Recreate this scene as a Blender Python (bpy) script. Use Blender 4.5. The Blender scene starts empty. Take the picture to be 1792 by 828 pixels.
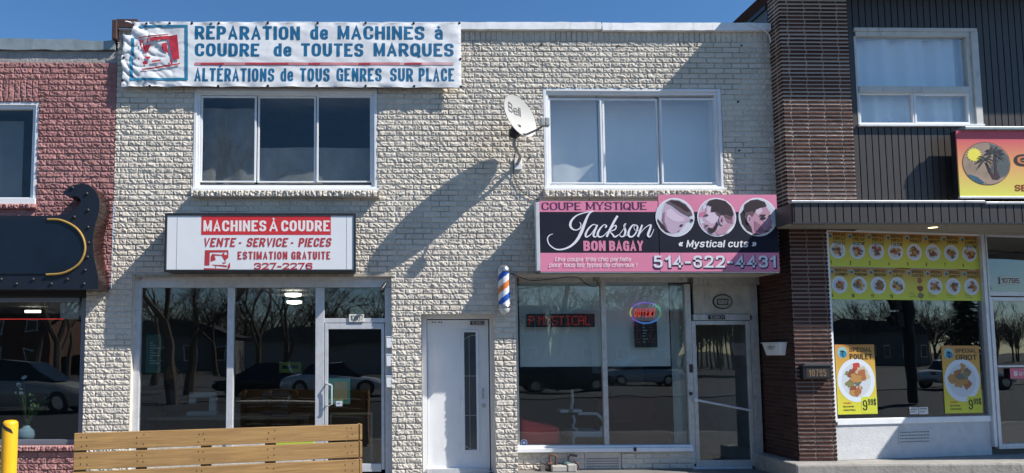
import bpy, math, random
import numpy as np
from mathutils import Matrix, Vector
from math import radians as rad, sin, cos, pi

# ------------------------------------------------------------ camera, sky, sun, exposure
SC = bpy.context.scene
COL = SC.collection
F, CX, CY = 1294.0, 690.0, 520.0          # measured on the 1792 x 828 photograph
PIT, YAW, ROL = 0.0772, 0.02205, -0.003785
CAM = Vector((0.0, -10.1, 1.65))
fwd = Vector((sin(YAW)*cos(PIT), cos(YAW)*cos(PIT), sin(PIT)))
r0 = Vector((cos(YAW), -sin(YAW), 0)); u0 = r0.cross(fwd)
rgt = r0*cos(ROL) + u0*sin(ROL); upv = -r0*sin(ROL) + u0*cos(ROL)
cam = bpy.data.cameras.new('camera'); camo = bpy.data.objects.new('camera', cam); COL.objects.link(camo)
cam.sensor_width = 36; cam.lens = 36*F/1792
cam.shift_x = (896-CX)/1792; cam.shift_y = (CY-414)/1792
cam.clip_start = 0.05; cam.clip_end = 3000
m = Matrix((rgt, upv, -fwd)).transposed().to_4x4(); m.translation = CAM
camo.matrix_world = m
SC.camera = camo

SUN = Vector((2.3, -1.0, 2.55)).normalized()   # towards the sun
w = bpy.data.worlds.new('World'); SC.world = w; w.use_nodes = True
nt = w.node_tree; bg = nt.nodes['Background']
sky = nt.nodes.new('ShaderNodeTexSky'); sky.sky_type = 'NISHITA'; sky.sun_disc = False
sky.sun_elevation = math.asin(SUN.z); sky.sun_rotation = math.atan2(SUN.x, SUN.y)
sky.air_density = 1.0; sky.dust_density = 0.0; sky.ozone_density = 5.0
hs = nt.nodes.new('ShaderNodeHueSaturation'); hs.inputs['Saturation'].default_value = 1.15
nt.links.new(sky.outputs[0], hs.inputs['Color']); nt.links.new(hs.outputs[0], bg.inputs[0]); bg.inputs[1].default_value = 0.092
sl = bpy.data.lights.new('sun', 'SUN'); sl.energy = 5.0; sl.angle = rad(0.5); sl.color = (1.0, 0.945, 0.86)
so = bpy.data.objects.new('sun', sl); COL.objects.link(so)
so.rotation_euler = SUN.to_track_quat('Z', 'Y').to_euler()
SC.view_settings.view_transform = 'Standard'; SC.view_settings.look = 'None'
SC.view_settings.exposure = 0.58; SC.view_settings.gamma = 1.0
SC.cycles.max_bounces = 8; SC.cycles.transparent_max_bounces = 16
SC.cycles.use_denoising = True

# ------------------------------------------------------------ measuring: a photo pixel -> a point on a wall plane
def ray(px, py):
    return rgt*((px-CX)/F) + upv*(-(py-CY)/F) + fwd
def P(px, py, Y=0.0):
    d = ray(px, py); t = (Y-CAM.y)/d.y
    p = CAM + d*t
    return p.x, p.z
def PX(px, py, Y=0.0): return P(px, py, Y)[0]
def PZ(px, py, Y=0.0): return P(px, py, Y)[1]
def RC(x0, y0, x1, y1, Y=0.0):
    """axis aligned rectangle (X0, X1, Z0, Z1) on the plane Y from pixel left, top, right, bottom"""
    a, b, c, d = P(x0, y0, Y), P(x1, y0, Y), P(x0, y1, Y), P(x1, y1, Y)
    return (a[0]+c[0])/2, (b[0]+d[0])/2, (c[1]+d[1])/2, (a[1]+b[1])/2

# ------------------------------------------------------------ materials
def _nodes(name):
    mt = bpy.data.materials.new(name); mt.use_nodes = True
    return mt, mt.node_tree, mt.node_tree.nodes['Principled BSDF']
def mat(name, col, rough=0.6, metal=0.0, var=0.12, scale=5.0, bump=0.0, bscale=60.0, spec=0.5, dirt=0.0):
    mt, t, p = _nodes(name)
    p.inputs['Roughness'].default_value = rough; p.inputs['Metallic'].default_value = metal
    p.inputs['Specular IOR Level'].default_value = spec
    tc = t.nodes.new('ShaderNodeTexCoord')
    n = t.nodes.new('ShaderNodeTexNoise'); n.inputs['Scale'].default_value = scale; n.inputs['Detail'].default_value = 6
    n.inputs['Roughness'].default_value = 0.65
    t.links.new(tc.outputs['Object'], n.inputs['Vector'])
    rp = t.nodes.new('ShaderNodeValToRGB')
    rp.color_ramp.elements[0].position = 0.3; rp.color_ramp.elements[1].position = 0.72
    rp.color_ramp.elements[0].color = (*[c*(1-var) for c in col], 1)
    rp.color_ramp.elements[1].color = (*[min(1, c*(1+var)) for c in col], 1)
    t.links.new(n.outputs[0], rp.inputs[0]); out = rp.outputs[0]
    if dirt:
        n2 = t.nodes.new('ShaderNodeTexNoise'); n2.inputs['Scale'].default_value = scale*3.1; n2.inputs['Detail'].default_value = 8
        mp = t.nodes.new('ShaderNodeMapping'); mp.inputs['Scale'].default_value = (1, 1, 0.25)
        t.links.new(tc.outputs['Object'], mp.inputs[0]); t.links.new(mp.outputs[0], n2.inputs['Vector'])
        r2 = t.nodes.new('ShaderNodeValToRGB'); r2.color_ramp.elements[0].position = 0.55; r2.color_ramp.elements[1].position = 0.75
        t.links.new(n2.outputs[0], r2.inputs[0])
        ml = t.nodes.new('ShaderNodeMath'); ml.operation = 'MULTIPLY'; ml.inputs[1].default_value = dirt
        t.links.new(r2.outputs[0], ml.inputs[0])
        mx = t.nodes.new('ShaderNodeMixRGB'); mx.inputs[2].default_value = (*[c*0.3 for c in col], 1)
        t.links.new(ml.outputs[0], mx.inputs[0]); t.links.new(out, mx.inputs[1]); out = mx.outputs[0]
    t.links.new(out, p.inputs['Base Color'])
    if bump:
        b = t.nodes.new('ShaderNodeTexNoise'); b.inputs['Scale'].default_value = bscale; b.inputs['Detail'].default_value = 5
        t.links.new(tc.outputs['Object'], b.inputs['Vector'])
        bn = t.nodes.new('ShaderNodeBump'); bn.inputs['Strength'].default_value = bump; bn.inputs['Distance'].default_value = 0.02
        t.links.new(b.outputs[0], bn.inputs['Height']); t.links.new(bn.outputs[0], p.inputs['Normal'])
    return mt
def brickmat(name, col, joint, dark, var=0.1, rough=0.85):
    """brick: colour by 'tone' (per brick) and 'joint' (mortar line) attributes, plus grime of its own shape"""
    mt, t, p = _nodes(name)
    p.inputs['Roughness'].default_value = .95; p.inputs['Specular IOR Level'].default_value = 0.12
    a1 = t.nodes.new('ShaderNodeAttribute'); a1.attribute_name = 'tone'
    a2 = t.nodes.new('ShaderNodeAttribute'); a2.attribute_name = 'joint'
    rp = t.nodes.new('ShaderNodeValToRGB')
    rp.color_ramp.elements[0].color = (*[c*(1-var) for c in col], 1); rp.color_ramp.elements[1].color = (*[c*(1+var) for c in col], 1)
    t.links.new(a1.outputs['Fac'], rp.inputs[0])
    tc = t.nodes.new('ShaderNodeTexCoord')
    n = t.nodes.new('ShaderNodeTexNoise'); n.inputs['Scale'].default_value = 0.9; n.inputs['Detail'].default_value = 9; n.inputs['Roughness'].default_value = 0.7
    t.links.new(tc.outputs['Object'], n.inputs['Vector'])
    r2 = t.nodes.new('ShaderNodeValToRGB'); r2.color_ramp.elements[0].position = 0.52; r2.color_ramp.elements[1].position = 0.78
    t.links.new(n.outputs[0], r2.inputs[0])
    ml = t.nodes.new('ShaderNodeMath'); ml.operation = 'MULTIPLY'; ml.inputs[1].default_value = 0.45
    t.links.new(r2.outputs[0], ml.inputs[0])
    mx = t.nodes.new('ShaderNodeMixRGB'); mx.inputs[2].default_value = (*dark, 1)
    t.links.new(ml.outputs[0], mx.inputs[0]); t.links.new(rp.outputs[0], mx.inputs[1])
    mj = t.nodes.new('ShaderNodeMixRGB'); mj.inputs[2].default_value = (*joint, 1)
    t.links.new(a2.outputs['Fac'], mj.inputs[0]); t.links.new(mx.outputs[0], mj.inputs[1])
    t.links.new(mj.outputs[0], p.inputs['Base Color'])
    b = t.nodes.new('ShaderNodeTexNoise'); b.inputs['Scale'].default_value = 130; b.inputs['Detail'].default_value = 4
    t.links.new(tc.outputs['Object'], b.inputs['Vector'])
    bn = t.nodes.new('ShaderNodeBump'); bn.inputs['Strength'].default_value = 0.35; bn.inputs['Distance'].default_value = 0.006
    t.links.new(b.outputs[0], bn.inputs['Height']); t.links.new(bn.outputs[0], p.inputs['Normal'])
    return mt
def glass(name, tint=(0.8, 0.86, 0.86), r=0.10, rough=0.004):
    mt = bpy.data.materials.new(name); mt.use_nodes = True; t = mt.node_tree; t.nodes.clear()
    o = t.nodes.new('ShaderNodeOutputMaterial'); mx = t.nodes.new('ShaderNodeMixShader')
    tr = t.nodes.new('ShaderNodeBsdfTransparent'); tr.inputs[0].default_value = (*tint, 1)
    gl = t.nodes.new('ShaderNodeBsdfGlossy'); gl.inputs['Roughness'].default_value = rough; gl.inputs[0].default_value = (0.95, 0.97, 1, 1)
    lw = t.nodes.new('ShaderNodeLayerWeight'); lw.inputs[0].default_value = 0.5
    pw = t.nodes.new('ShaderNodeMath'); pw.operation = 'POWER'; pw.inputs[1].default_value = 4.0
    ma = t.nodes.new('ShaderNodeMath'); ma.operation = 'MULTIPLY_ADD'; ma.inputs[1].default_value = 0.85; ma.inputs[2].default_value = r
    t.links.new(lw.outputs['Facing'], pw.inputs[0]); t.links.new(pw.outputs[0], ma.inputs[0])
    t.links.new(ma.outputs[0], mx.inputs[0]); t.links.new(tr.outputs[0], mx.inputs[1]); t.links.new(gl.outputs[0], mx.inputs[2])
    # the pane is a little wavy, as old plate glass is
    tc = t.nodes.new('ShaderNodeTexCoord'); nz = t.nodes.new('ShaderNodeTexNoise'); nz.inputs['Scale'].default_value = 1.3; nz.inputs['Detail'].default_value = 1
    t.links.new(tc.outputs['Object'], nz.inputs['Vector'])
    bn = t.nodes.new('ShaderNodeBump'); bn.inputs['Strength'].default_value = 0.05; bn.inputs['Distance'].default_value = 0.05
    t.links.new(nz.outputs[0], bn.inputs['Height']); t.links.new(bn.outputs[0], gl.inputs['Normal'])
    t.links.new(mx.outputs[0], o.inputs[0])
    return mt
def emit(name, col, s):
    mt, t, p = _nodes(name)
    p.inputs['Base Color'].default_value = (*[c*0.3 for c in col], 1)
    p.inputs['Emission Color'].default_value = (*col, 1); p.inputs['Emission Strength'].default_value = s
    return mt
def gradmat(name, c0, c1, z0, z1, rough=0.45, c2=None):
    """a printed colour blend from c0 (bottom) to c1 (top), in the object's own height"""
    mt, t, p = _nodes(name); p.inputs['Roughness'].default_value = rough; p.inputs['Specular IOR Level'].default_value = 0.3
    tc = t.nodes.new('ShaderNodeTexCoord'); sx = t.nodes.new('ShaderNodeSeparateXYZ'); t.links.new(tc.outputs['Object'], sx.inputs[0])
    mr = t.nodes.new('ShaderNodeMapRange'); mr.inputs[1].default_value = z0; mr.inputs[2].default_value = z1
    t.links.new(sx.outputs[2], mr.inputs[0])
    rp = t.nodes.new('ShaderNodeValToRGB'); rp.color_ramp.elements[0].color = (*c0, 1); rp.color_ramp.elements[1].color = (*c1, 1)
    if c2:
        e = rp.color_ramp.elements.new(0.5); e.color = (*c2, 1)
    t.links.new(mr.outputs[0], rp.inputs[0]); t.links.new(rp.outputs[0], p.inputs['Base Color'])
    return mt
_plain = {}
def ink(col, rough=0.5):
    k = tuple(col)+(rough,)
    if k not in _plain:
        mt, t, p = _nodes('ink'); p.inputs['Base Color'].default_value = (*col, 1); p.inputs['Roughness'].default_value = rough
        p.inputs['Specular IOR Level'].default_value = 0.3
        _plain[k] = mt
    return _plain[k]

# ------------------------------------------------------------ building helpers
WM = {}
def _link(o, parent, loc=(0, 0, 0), rz=0.0):
    COL.objects.link(o)
    w_ = Matrix.Translation(loc) @ Matrix.Rotation(rz, 4, 'Z')
    if parent is not None:
        o.parent = parent; o.matrix_parent_inverse = WM[parent.name].inverted()
    o.location = loc; o.rotation_euler = (0, 0, rz)
    WM[o.name] = w_
    return o
def tag(o, label=None, cat=None, group=None, kind=None):
    if label: o['label'] = label
    if cat: o['category'] = cat
    if group: o['group'] = group
    if kind: o['kind'] = kind
    return o
def thing(name, label, cat, loc=(0, 0, 0), group=None, rz=0.0):
    o = bpy.data.objects.new(name, None); o.empty_display_size = 0.2
    _link(o, None, loc, rz); return tag(o, label, cat, group)
def copy_tree(o, loc=None, rz=None, scale=None, label=None, parent=None):
    c = o.copy(); COL.objects.link(c)
    if parent is not None: c.parent = parent
    if loc is not None: c.location = loc
    if rz is not None: c.rotation_euler = (0, 0, rz)
    if scale is not None: c.scale = scale
    if label: c['label'] = label
    for ch in list(o.children): copy_tree(ch, parent=c)
    return c

class MB:
    def __init__(s): s.v = []; s.f = []; s.m = []
    def poly(s, pts, mi=0):
        b = len(s.v); s.v += [tuple(p) for p in pts]; s.f.append(tuple(range(b, b+len(pts)))); s.m.append(mi); return s
    def box(s, x0, x1, y0, y1, z0, z1, mi=0):
        x0, x1 = sorted((x0, x1)); y0, y1 = sorted((y0, y1)); z0, z1 = sorted((z0, z1))
        b = len(s.v)
        s.v += [(x0, y0, z0), (x1, y0, z0), (x1, y1, z0), (x0, y1, z0), (x0, y0, z1), (x1, y0, z1), (x1, y1, z1), (x0, y1, z1)]
        for q in ((0, 3, 2, 1), (4, 5, 6, 7), (0, 1, 5, 4), (1, 2, 6, 5), (2, 3, 7, 6), (3, 0, 4, 7)):
            s.f.append(tuple(b+i for i in q)); s.m.append(mi)
        return s
    def frame(s, x0, x1, z0, z1, y0, y1, t, mi=0, tb=None, tt=None):
        """rectangular frame, members butted end to end"""
        tb = t if tb is None else tb; tt = t if tt is None else tt
        s.box(x0, x0+t, y0, y1, z0, z1, mi); s.box(x1-t, x1, y0, y1, z0, z1, mi)
        s.box(x0+t, x1-t, y0, y1, z0, z0+tb, mi); s.box(x0+t, x1-t, y0, y1, z1-tt, z1, mi); return s
    def prism(s, pts, y0, y1, mi=0, side=None):
        """outline in (x, z), extruded from y0 (front) to y1"""
        side = mi if side is None else side
        n = len(pts)
        ar = sum(pts[i][0]*pts[(i+1) % n][1]-pts[(i+1) % n][0]*pts[i][1] for i in range(n))
        if ar < 0: pts = pts[::-1]
        b = len(s.v)
        s.v += [(x, y0, z) for x, z in pts] + [(x, y1, z) for x, z in pts]
        s.f.append(tuple(range(b, b+n))); s.m.append(mi)
        s.f.append(tuple(range(b+2*n-1, b+n-1, -1))); s.m.append(mi)
        for i in range(n):
            j = (i+1) % n; s.f.append((b+i, b+n+i, b+n+j, b+j)); s.m.append(side)
        return s
    def flat(s, pts, y, mi=0):
        n = len(pts)
        ar = sum(pts[i][0]*pts[(i+1) % n][1]-pts[(i+1) % n][0]*pts[i][1] for i in range(n))
        if ar < 0: pts = pts[::-1]
        return s.poly([(x, y, z) for x, z in pts], mi)
    def tube(s, pts, r, n=8, mi=0, cap=True):
        pts = [Vector(p) for p in pts]; rs = r if isinstance(r, (list, tuple)) else [r]*len(pts)
        rings = []; ref = None
        for i, p in enumerate(pts):
            d = (pts[min(i+1, len(pts)-1)]-pts[max(i-1, 0)]).normalized()
            if ref is None:
                ref = Vector((0, 0, 1)) if abs(d.z) < 0.9 else Vector((1, 0, 0))
            a = d.cross(ref).normalized(); c = a.cross(d); ref = c
            b = len(s.v); rings.append(b)
            s.v += [tuple(p+(a*cos(2*pi*k/n)+c*sin(2*pi*k/n))*rs[i]) for k in range(n)]
        for a, b in zip(rings, rings[1:]):
            for k in range(n):
                s.f.append((a+k, a+(k+1) % n, b+(k+1) % n, b+k)); s.m.append(mi)
        if cap:
            s.f.append(tuple(rings[0]+k for k in range(n))[::-1]); s.m.append(mi)
            s.f.append(tuple(rings[-1]+k for k in range(n))); s.m.append(mi)
        return s
    def lathe(s, prof, c, n=24, mi=0, axis=None):
        """profile of (radius, height) turned round an axis through c"""
        ax = Vector(axis).normalized() if axis else Vector((0, 0, 1))
        a = ax.orthogonal().normalized(); e = ax.cross(a); c = Vector(c); rings = []
        for r, z in prof:
            b = len(s.v); rings.append(b)
            s.v += [tuple(c+ax*z+(a*cos(2*pi*k/n)+e*sin(2*pi*k/n))*max(r, 1e-4)) for k in range(n)]
        for p, q in zip(rings, rings[1:]):
            for k in range(n):
                s.f.append((p+k, p+(k+1) % n, q+(k+1) % n, q+k)); s.m.append(mi)
        s.f.append(tuple(rings[0]+k for k in range(n))[::-1]); s.m.append(mi)
        s.f.append(tuple(rings[-1]+k for k in range(n))); s.m.append(mi)
        return s
    def build(s, name, mats, parent=None, loc=(0, 0, 0), rz=0.0, smooth=False, bevel=0.0):
        me = bpy.data.meshes.new(name); me.from_pydata(s.v, [], s.f)
        for mt in (mats if isinstance(mats, (list, tuple)) else [mats]): me.materials.append(mt)
        me.polygons.foreach_set('material_index', s.m)
        if smooth: me.polygons.foreach_set('use_smooth', [True]*len(s.f))
        me.update()
        o = bpy.data.objects.new(name, me); _link(o, parent, loc, rz)
        if bevel:
            b = o.modifiers.new('bevel', 'BEVEL'); b.width = bevel; b.segments = 2; b.limit_method = 'ANGLE'
        if smooth:
            me.set_sharp_from_angle(angle=rad(40))
        return o

# ------------------------------------------------------------ lettering: a stroke alphabet of our own
R_ = 1
def _o(x0=0, z0=0, x1=1, z1=1): return [(x0, z0, 1), (x1, z0, 1), (x1, z1, 1), (x0, z1, 1), 'c']
G = {
 'A': (1.02, [[(0, 0), (.5, 1), (1, 0)], [(.2, .28), (.8, .28)]]),
 'B': (.95, [[(0, 0), (0, 1)], [(0, 1), (.95, 1, 1), (.95, .53, 1), (0, .53)], [(0, .53), (1, .53, 1), (1, 0, 1), (0, 0)]]),
 'C': (.95, [[(1, .66), (1, 1, 1), (0, 1, 1), (0, 0, 1), (1, 0, 1), (1, .34)]]),
 'D': (.95, [[(0, 0), (0, 1)], [(0, 1), (1, 1, 1), (1, 0, 1), (0, 0)]]),
 'E': (.82, [[(0, 0), (0, 1)], [(0, 1), (1, 1)], [(0, .52), (.88, .52)], [(0, 0), (1, 0)]]),
 'F': (.8, [[(0, 0), (0, 1)], [(0, 1), (1, 1)], [(0, .5), (.86, .5)]]),
 'G': (.98, [[(1, .7), (1, 1, 1), (0, 1, 1), (0, 0, 1), (1, 0), (1, .48)], [(.55, .48), (1, .48)]]),
 'H': (.95, [[(0, 0), (0, 1)], [(1, 0), (1, 1)], [(0, .52), (1, .52)]]),
 'I': (.0, [[(.5, 0), (.5, 1)]]),
 'J': (.75, [[(1, 1), (1, 0, 1), (0, 0, 1), (0, .3)]]),
 'K': (.98, [[(0, 0), (0, 1)], [(1, 1), (.05, .4)], [(.35, .6), (1, 0)]]),
 'L': (.78, [[(0, 1), (0, 0)], [(0, 0), (1, 0)]]),
 'M': (1.2, [[(0, 0), (0, 1)], [(0, 1), (.5, .1), (1, 1)], [(1, 1), (1, 0)]]),
 'N': (.98, [[(0, 0), (0, 1)], [(0, 1), (1, 0)], [(1, 0), (1, 1)]]),
 'O': (1.0, [_o()]),
 'P': (.92, [[(0, 0), (0, 1)], [(0, 1), (1, 1, 1), (1, .44, 1), (0, .44)]]),
 'Q': (1.0, [_o(), [(.58, .28), (1.02, -.08)]]),
 'R': (.97, [[(0, 0), (0, 1)], [(0, 1), (1, 1, 1), (1, .46, 1), (0, .46)], [(.5, .46), (1, 0)]]),
 'S': (.92, [[(1, .72), (1, 1, 1), (0, 1, 1), (0, .53, 1), (1, .48, 1), (1, 0, 1), (0, 0, 1), (0, .28)]]),
 'T': (.88, [[(.5, 0), (.5, 1)], [(0, 1), (1, 1)]]),
 'U': (.95, [[(0, 1), (0, 0, 1), (1, 0, 1), (1, 1)]]),
 'V': (1.0, [[(0, 1), (.5, 0), (1, 1)]]),
 'X': (1.0, [[(0, 0), (1, 1)], [(0, 1), (1, 0)]]),
 'Y': (1.0, [[(.5, 0), (.5, .45)], [(0, 1), (.5, .42), (1, 1)]]),
 'Z': (.9, [[(0, 1), (1, 1), (0, 0), (1, 0)]]),
 '0': (.86, [_o()]), '1': (.42, [[(1, 0), (1, 1)], [(1, .98), (0, .74)]]),
 '2': (.86, [[(0, .7), (0, 1, 1), (1, 1, 1), (1, .55, 1), (0, 0), (1, 0)]]),
 '3': (.86, [[(0, .74), (0, 1, 1), (1, 1, 1), (1, .53, 1), (.35, .53)], [(.35, .53), (1, .53, 1), (1, 0, 1), (0, 0, 1), (0, .26)]]),
 '4': (.9, [[(.76, 0), (.76, 1), (0, .28), (1, .28)]]),
 '5': (.86, [[(.95, 1), (.06, 1), (.04, .58), (1, .62, 1), (1, 0, 1), (0, 0, 1), (0, .26)]]),
 '6': (.86, [[(1, .76), (1, 1, 1), (0, 1, 1), (0, 0, 1), (1, 0, 1), (1, .58, 1), (0, .58)]]),
 '7': (.84, [[(0, 1), (1, 1), (.35, 0)]]),
 '8': (.86, [_o(.04, .53, .96, 1), _o(0, 0, 1, .53)]),
 '9': (.86, [[(0, .24), (0, 0, 1), (1, 0, 1), (1, 1, 1), (0, 1, 1), (0, .42, 1), (1, .42)]]),
 '-': (.45, [[(0, .42), (1, .42)]]), '.': (.0, [[(.5, 0), (.5, .06)]]), '!': (.0, [[(.5, .3), (.5, 1)], [(.5, 0), (.5, .06)]]),
 '$': (.86, [[(1, .72), (1, 1, 1), (0, 1, 1), (0, .53, 1), (1, .48, 1), (1, 0, 1), (0, 0, 1), (0, .28)], [(.5, -.1), (.5, 1.1)]]),
 '<': (.75, [[(.45, .75), (0, .42), (.45, .1)], [(1, .75), (.55, .42), (1, .1)]]),
 '>': (.75, [[(0, .75), (.45, .42), (0, .1)], [(.55, .75), (1, .42), (.55, .1)]]),
 '&': (.9, [[(1, 0), (.1, .78), (.4, 1), (.7, .8), (.0, .3, 1), (.2, 0, 1), (1, .35)]]),
 ',': (.0, [[(.5, .06), (.5, -.14)]]),
 'a': (.78, [[(.03, .56), (.03, .74, 1), (1, .74, 1), (1, 0)], [(1, .42), (0, .42, 1), (0, 0, 1), (1, 0)]]),
 'c': (.75, [[(1, .5), (1, .74, 1), (0, .74, 1), (0, 0, 1), (1, 0, 1), (1, .24)]]),
 'd': (.8, [[(1, 0), (1, 1)], [(1, .74), (0, .74, 1), (0, 0, 1), (1, 0)]]),
 'e': (.8, [[(0, .37), (1, .37), (1, .74, 1), (0, .74, 1), (0, 0, 1), (1, 0, 1), (1, .2)]]),
 'f': (.45, [[(.4, 0), (.4, 1, 1), (1, 1)], [(0, .7), (1, .7)]]),
 'h': (.78, [[(0, 0), (0, 1)], [(0, .74), (1, .74, 1), (1, 0)]]),
 'i': (.0, [[(.5, 0), (.5, .74)], [(.5, .96), (.5, 1)]]), 'l': (.0, [[(.5, 0), (.5, 1)]]),
 'n': (.78, [[(0, 0), (0, .74)], [(0, .74), (1, .74, 1), (1, 0)]]),
 'o': (.8, [_o(0, 0, 1, .74)]),
 'p': (.8, [[(0, -.28), (0, .74)], [(0, .74), (1, .74, 1), (1, 0, 1), (0, 0)]]),
 'r': (.5, [[(0, 0), (0, .74)], [(0, .6), (.2, .74, 1), (1, .74)]]),
 's': (.74, [[(1, .56), (1, .74, 1), (0, .74, 1), (0, .4, 1), (1, .36, 1), (1, 0, 1), (0, 0, 1), (0, .2)]]),
 't': (.45, [[(.45, .98), (.45, 0, 1), (1, 0)], [(0, .74), (1, .74)]]),
 'u': (.78, [[(0, .74), (0, 0, 1), (1, 0)], [(1, 0), (1, .74)]]),
 'v': (.8, [[(0, .74), (.5, 0), (1, .74)]]), 'x': (.8, [[(0, 0), (1, .74)], [(0, .74), (1, 0)]]),
 'y': (.8, [[(0, .74), (.5, 0)], [(1, .74), (.35, -.28), (0, -.28)]]),
}
ACC = {'É': ('E', 1), 'À': ('A', -1), 'à': ('a', -2), 'è': ('e', -2), 'é': ('e', 2)}
def _round(pts, closed, rx, rz):
    n = len(pts); out = []
    for i, p in enumerate(pts):
        x, z = p[0], p[1]
        if len(p) < 3 or (not closed and i in (0, n-1)): out.append((x, z)); continue
        a = pts[i-1]; c = pts[(i+1) % n]
        def toward(q):
            dx, dz = q[0]-x, q[1]-z
            L = math.hypot(dx/rx, dz/rz)
            k = min(0.5, 1/L) if L > 1e-9 else 0
            return x+dx*k, z+dz*k
        A, C = toward(a), toward(c)
        for t in (0, .25, .5, .75, 1):
            w_ = .3                      # squarer than a parabola: pull towards the corner
            bx, bz = x, z
            out.append(((1-t)**2*A[0]+2*t*(1-t)*bx+t*t*C[0], (1-t)**2*A[1]+2*t*(1-t)*bz+t*t*C[1]))
    return out
def strip(mb, pts, tx, tz, closed, emit_pt, mi, ext=(True, True)):
    q = [(x/tx, z/tz) for x, z in pts]; n = len(q)
    qq = [q[0]]
    for p in q[1:]:
        if math.hypot(p[0]-qq[-1][0], p[1]-qq[-1][1]) > 1e-5: qq.append(p)
    if closed and math.hypot(qq[0][0]-qq[-1][0], qq[0][1]-qq[-1][1]) < 1e-5: qq.pop()
    q = qq; n = len(q)
    if n < 2: return
    def unit(a, b):
        L = math.hypot(b[0]-a[0], b[1]-a[1]) or 1; return ((b[0]-a[0])/L, (b[1]-a[1])/L)
    if not closed:
        if ext[0]:
            d = unit(q[0], q[1]); q[0] = (q[0][0]-d[0]*.5, q[0][1]-d[1]*.5)
        if ext[1]:
            d = unit(q[-2], q[-1]); q[-1] = (q[-1][0]+d[0]*.5, q[-1][1]+d[1]*.5)
    Lf, Rt = [], []
    for i in range(n):
        if closed: d0 = unit(q[i-1], q[i]); d1 = unit(q[i], q[(i+1) % n])
        else:
            d0 = unit(q[max(i-1, 0)], q[max(i, 1)]) if i > 0 else unit(q[0], q[1])
            d1 = unit(q[i], q[i+1]) if i < n-1 else d0
        nx, nz = -(d0[1]+d1[1]), d0[0]+d1[0]
        L = math.hypot(nx, nz) or 1; nx /= L; nz /= L
        k = .5/max(.45, abs(nx*-d0[1]+nz*d0[0]))
        Lf.append((q[i][0]+nx*k, q[i][1]+nz*k)); Rt.append((q[i][0]-nx*k, q[i][1]-nz*k))
    rng = range(n if closed else n-1)
    for i in rng:
        j = (i+1) % n
        mb.poly([emit_pt(x*tx, z*tz) for x, z in (Lf[j], Lf[i], Rt[i], Rt[j])], mi)
def letters(mb, text, x0, x1, z0, z1, y, t=.2, tv=None, shear=0.0, mi=0, gap=.5, space=.5, serif=0.0, yf=None, mn=.0):
    """write text between x0 and x1, baseline z0, cap height up to z1, facing -Y at depth y.
    t / tv: thickness of upright / level strokes over cap height"""
    H = z1-z0; tx = t*H; tz = (tv if tv is not None else t)*H
    base = []; fixed = 0; flex = 0
    for ch in text:
        if ch == ' ': base.append(None); flex += space; continue
        g = ACC.get(ch, (ch, 0))[0]
        wd = G[g][0]; flex += wd; fixed += tx; base.append((g, wd))
    ngap = sum(1 for a, b in zip(text, text[1:]) if a != ' ' and b != ' ')
    fixed += ngap*gap*tx
    nch = max(1, sum(1 for b_ in base if b_ and b_[1] > 0)); av = (x1-x0-abs(shear)*H-space*.3*H*text.count(' '))/max(1, len(text.replace(' ', '')))
    if tx > .36*av:
        fixed *= .36*av/tx; tx = .36*av
    sx = max((x1-x0-fixed-abs(shear)*H)/max(flex, 1e-6), 0.01)
    x = x0; k = 0
    for i, ch in enumerate(text):
        if base[i] is None: x += space*sx; continue
        g, wd = base[i]; W = wd*sx
        def put(px, pz):
            X_ = px + shear*pz; Z_ = z0+pz
            return (X_, (yf(X_, Z_) if yf else 0)+y-0.0002*(k % 5), Z_)
        segs = [list(s) for s in G[g][1]]
        for s in segs:
            cl = s[-1] == 'c'
            if cl: s = s[:-1]
            pts = [(x+tx/2+p[0]*W, tz/2+p[1]*(H-tz))+tuple(p[2:]) for p in s]
            pts = _round(pts, cl, max(W*.5, 1e-4), max(H*.3, 1e-4))
            def edge(e, o_):
                if abs(e[1]-o_[1])*H >= abs(e[0]-o_[0])*max(W, 1e-6): return e[1] <= 0 or e[1] >= 1 or abs(e[1]-.74) < .01
                return e[0] <= 0 or e[0] >= 1
            thin = .8 if g in 'MNKXVWAY' and len(s) <= 3 and any(abs(s[q][0]-s[q+1][0]) > .2 and abs(s[q][1]-s[q+1][1]) > .2 for q in range(len(s)-1)) else 1
            ex = (True, True) if cl else (edge(s[0], s[1]), edge(s[-1], s[-2]))
            strip(mb, pts, tx*thin, tz, cl, put, mi, ex); k += 1
            if serif and not cl:
                for e, o_ in ((s[0], s[1]), (s[-1], s[-2])):
                    if e[1] in (0, 1) and abs(e[1]-o_[1]) > .3 and abs(e[0]-o_[0]) < .55:
                        cxp = x+tx/2+e[0]*W; czp = tz/2+e[1]*(H-tz)
                        strip(mb, [(cxp-serif*H, czp), (cxp+serif*H, czp)], tx, tz, False, put, mi, (False, False)); k += 1
        if ch in ACC:
            sg = ACC[ch][1]; lo = (1.08 if abs(sg) == 1 else .86); d = .16 if sg > 0 else -.16
            strip(mb, [(x+tx/2+W*.5-d*H*.5, lo*H), (x+tx/2+W*.5+d*H*.5, (lo+.13)*H)], tx*.7, tz*.8, False, put, mi, (False, False)); k += 1
        x += W+tx
        if i+1 < len(text) and text[i+1] != ' ': x += gap*tx
    return mb
def smooth_path(pts, n=6):
    P_ = [Vector((*p, 0)) if len(p) == 2 else Vector(p) for p in pts]; out = []
    for i in range(len(P_)-1):
        a, b, c, d = P_[max(i-1, 0)], P_[i], P_[i+1], P_[min(i+2, len(P_)-1)]
        for k in range(n):
            t = k/n
            out.append(0.5*((2*b)+(c-a)*t+(2*a-5*b+4*c-d)*t*t+(3*b-a-3*c+d)*t**3))
    out.append(P_[-1]); return out
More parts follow.
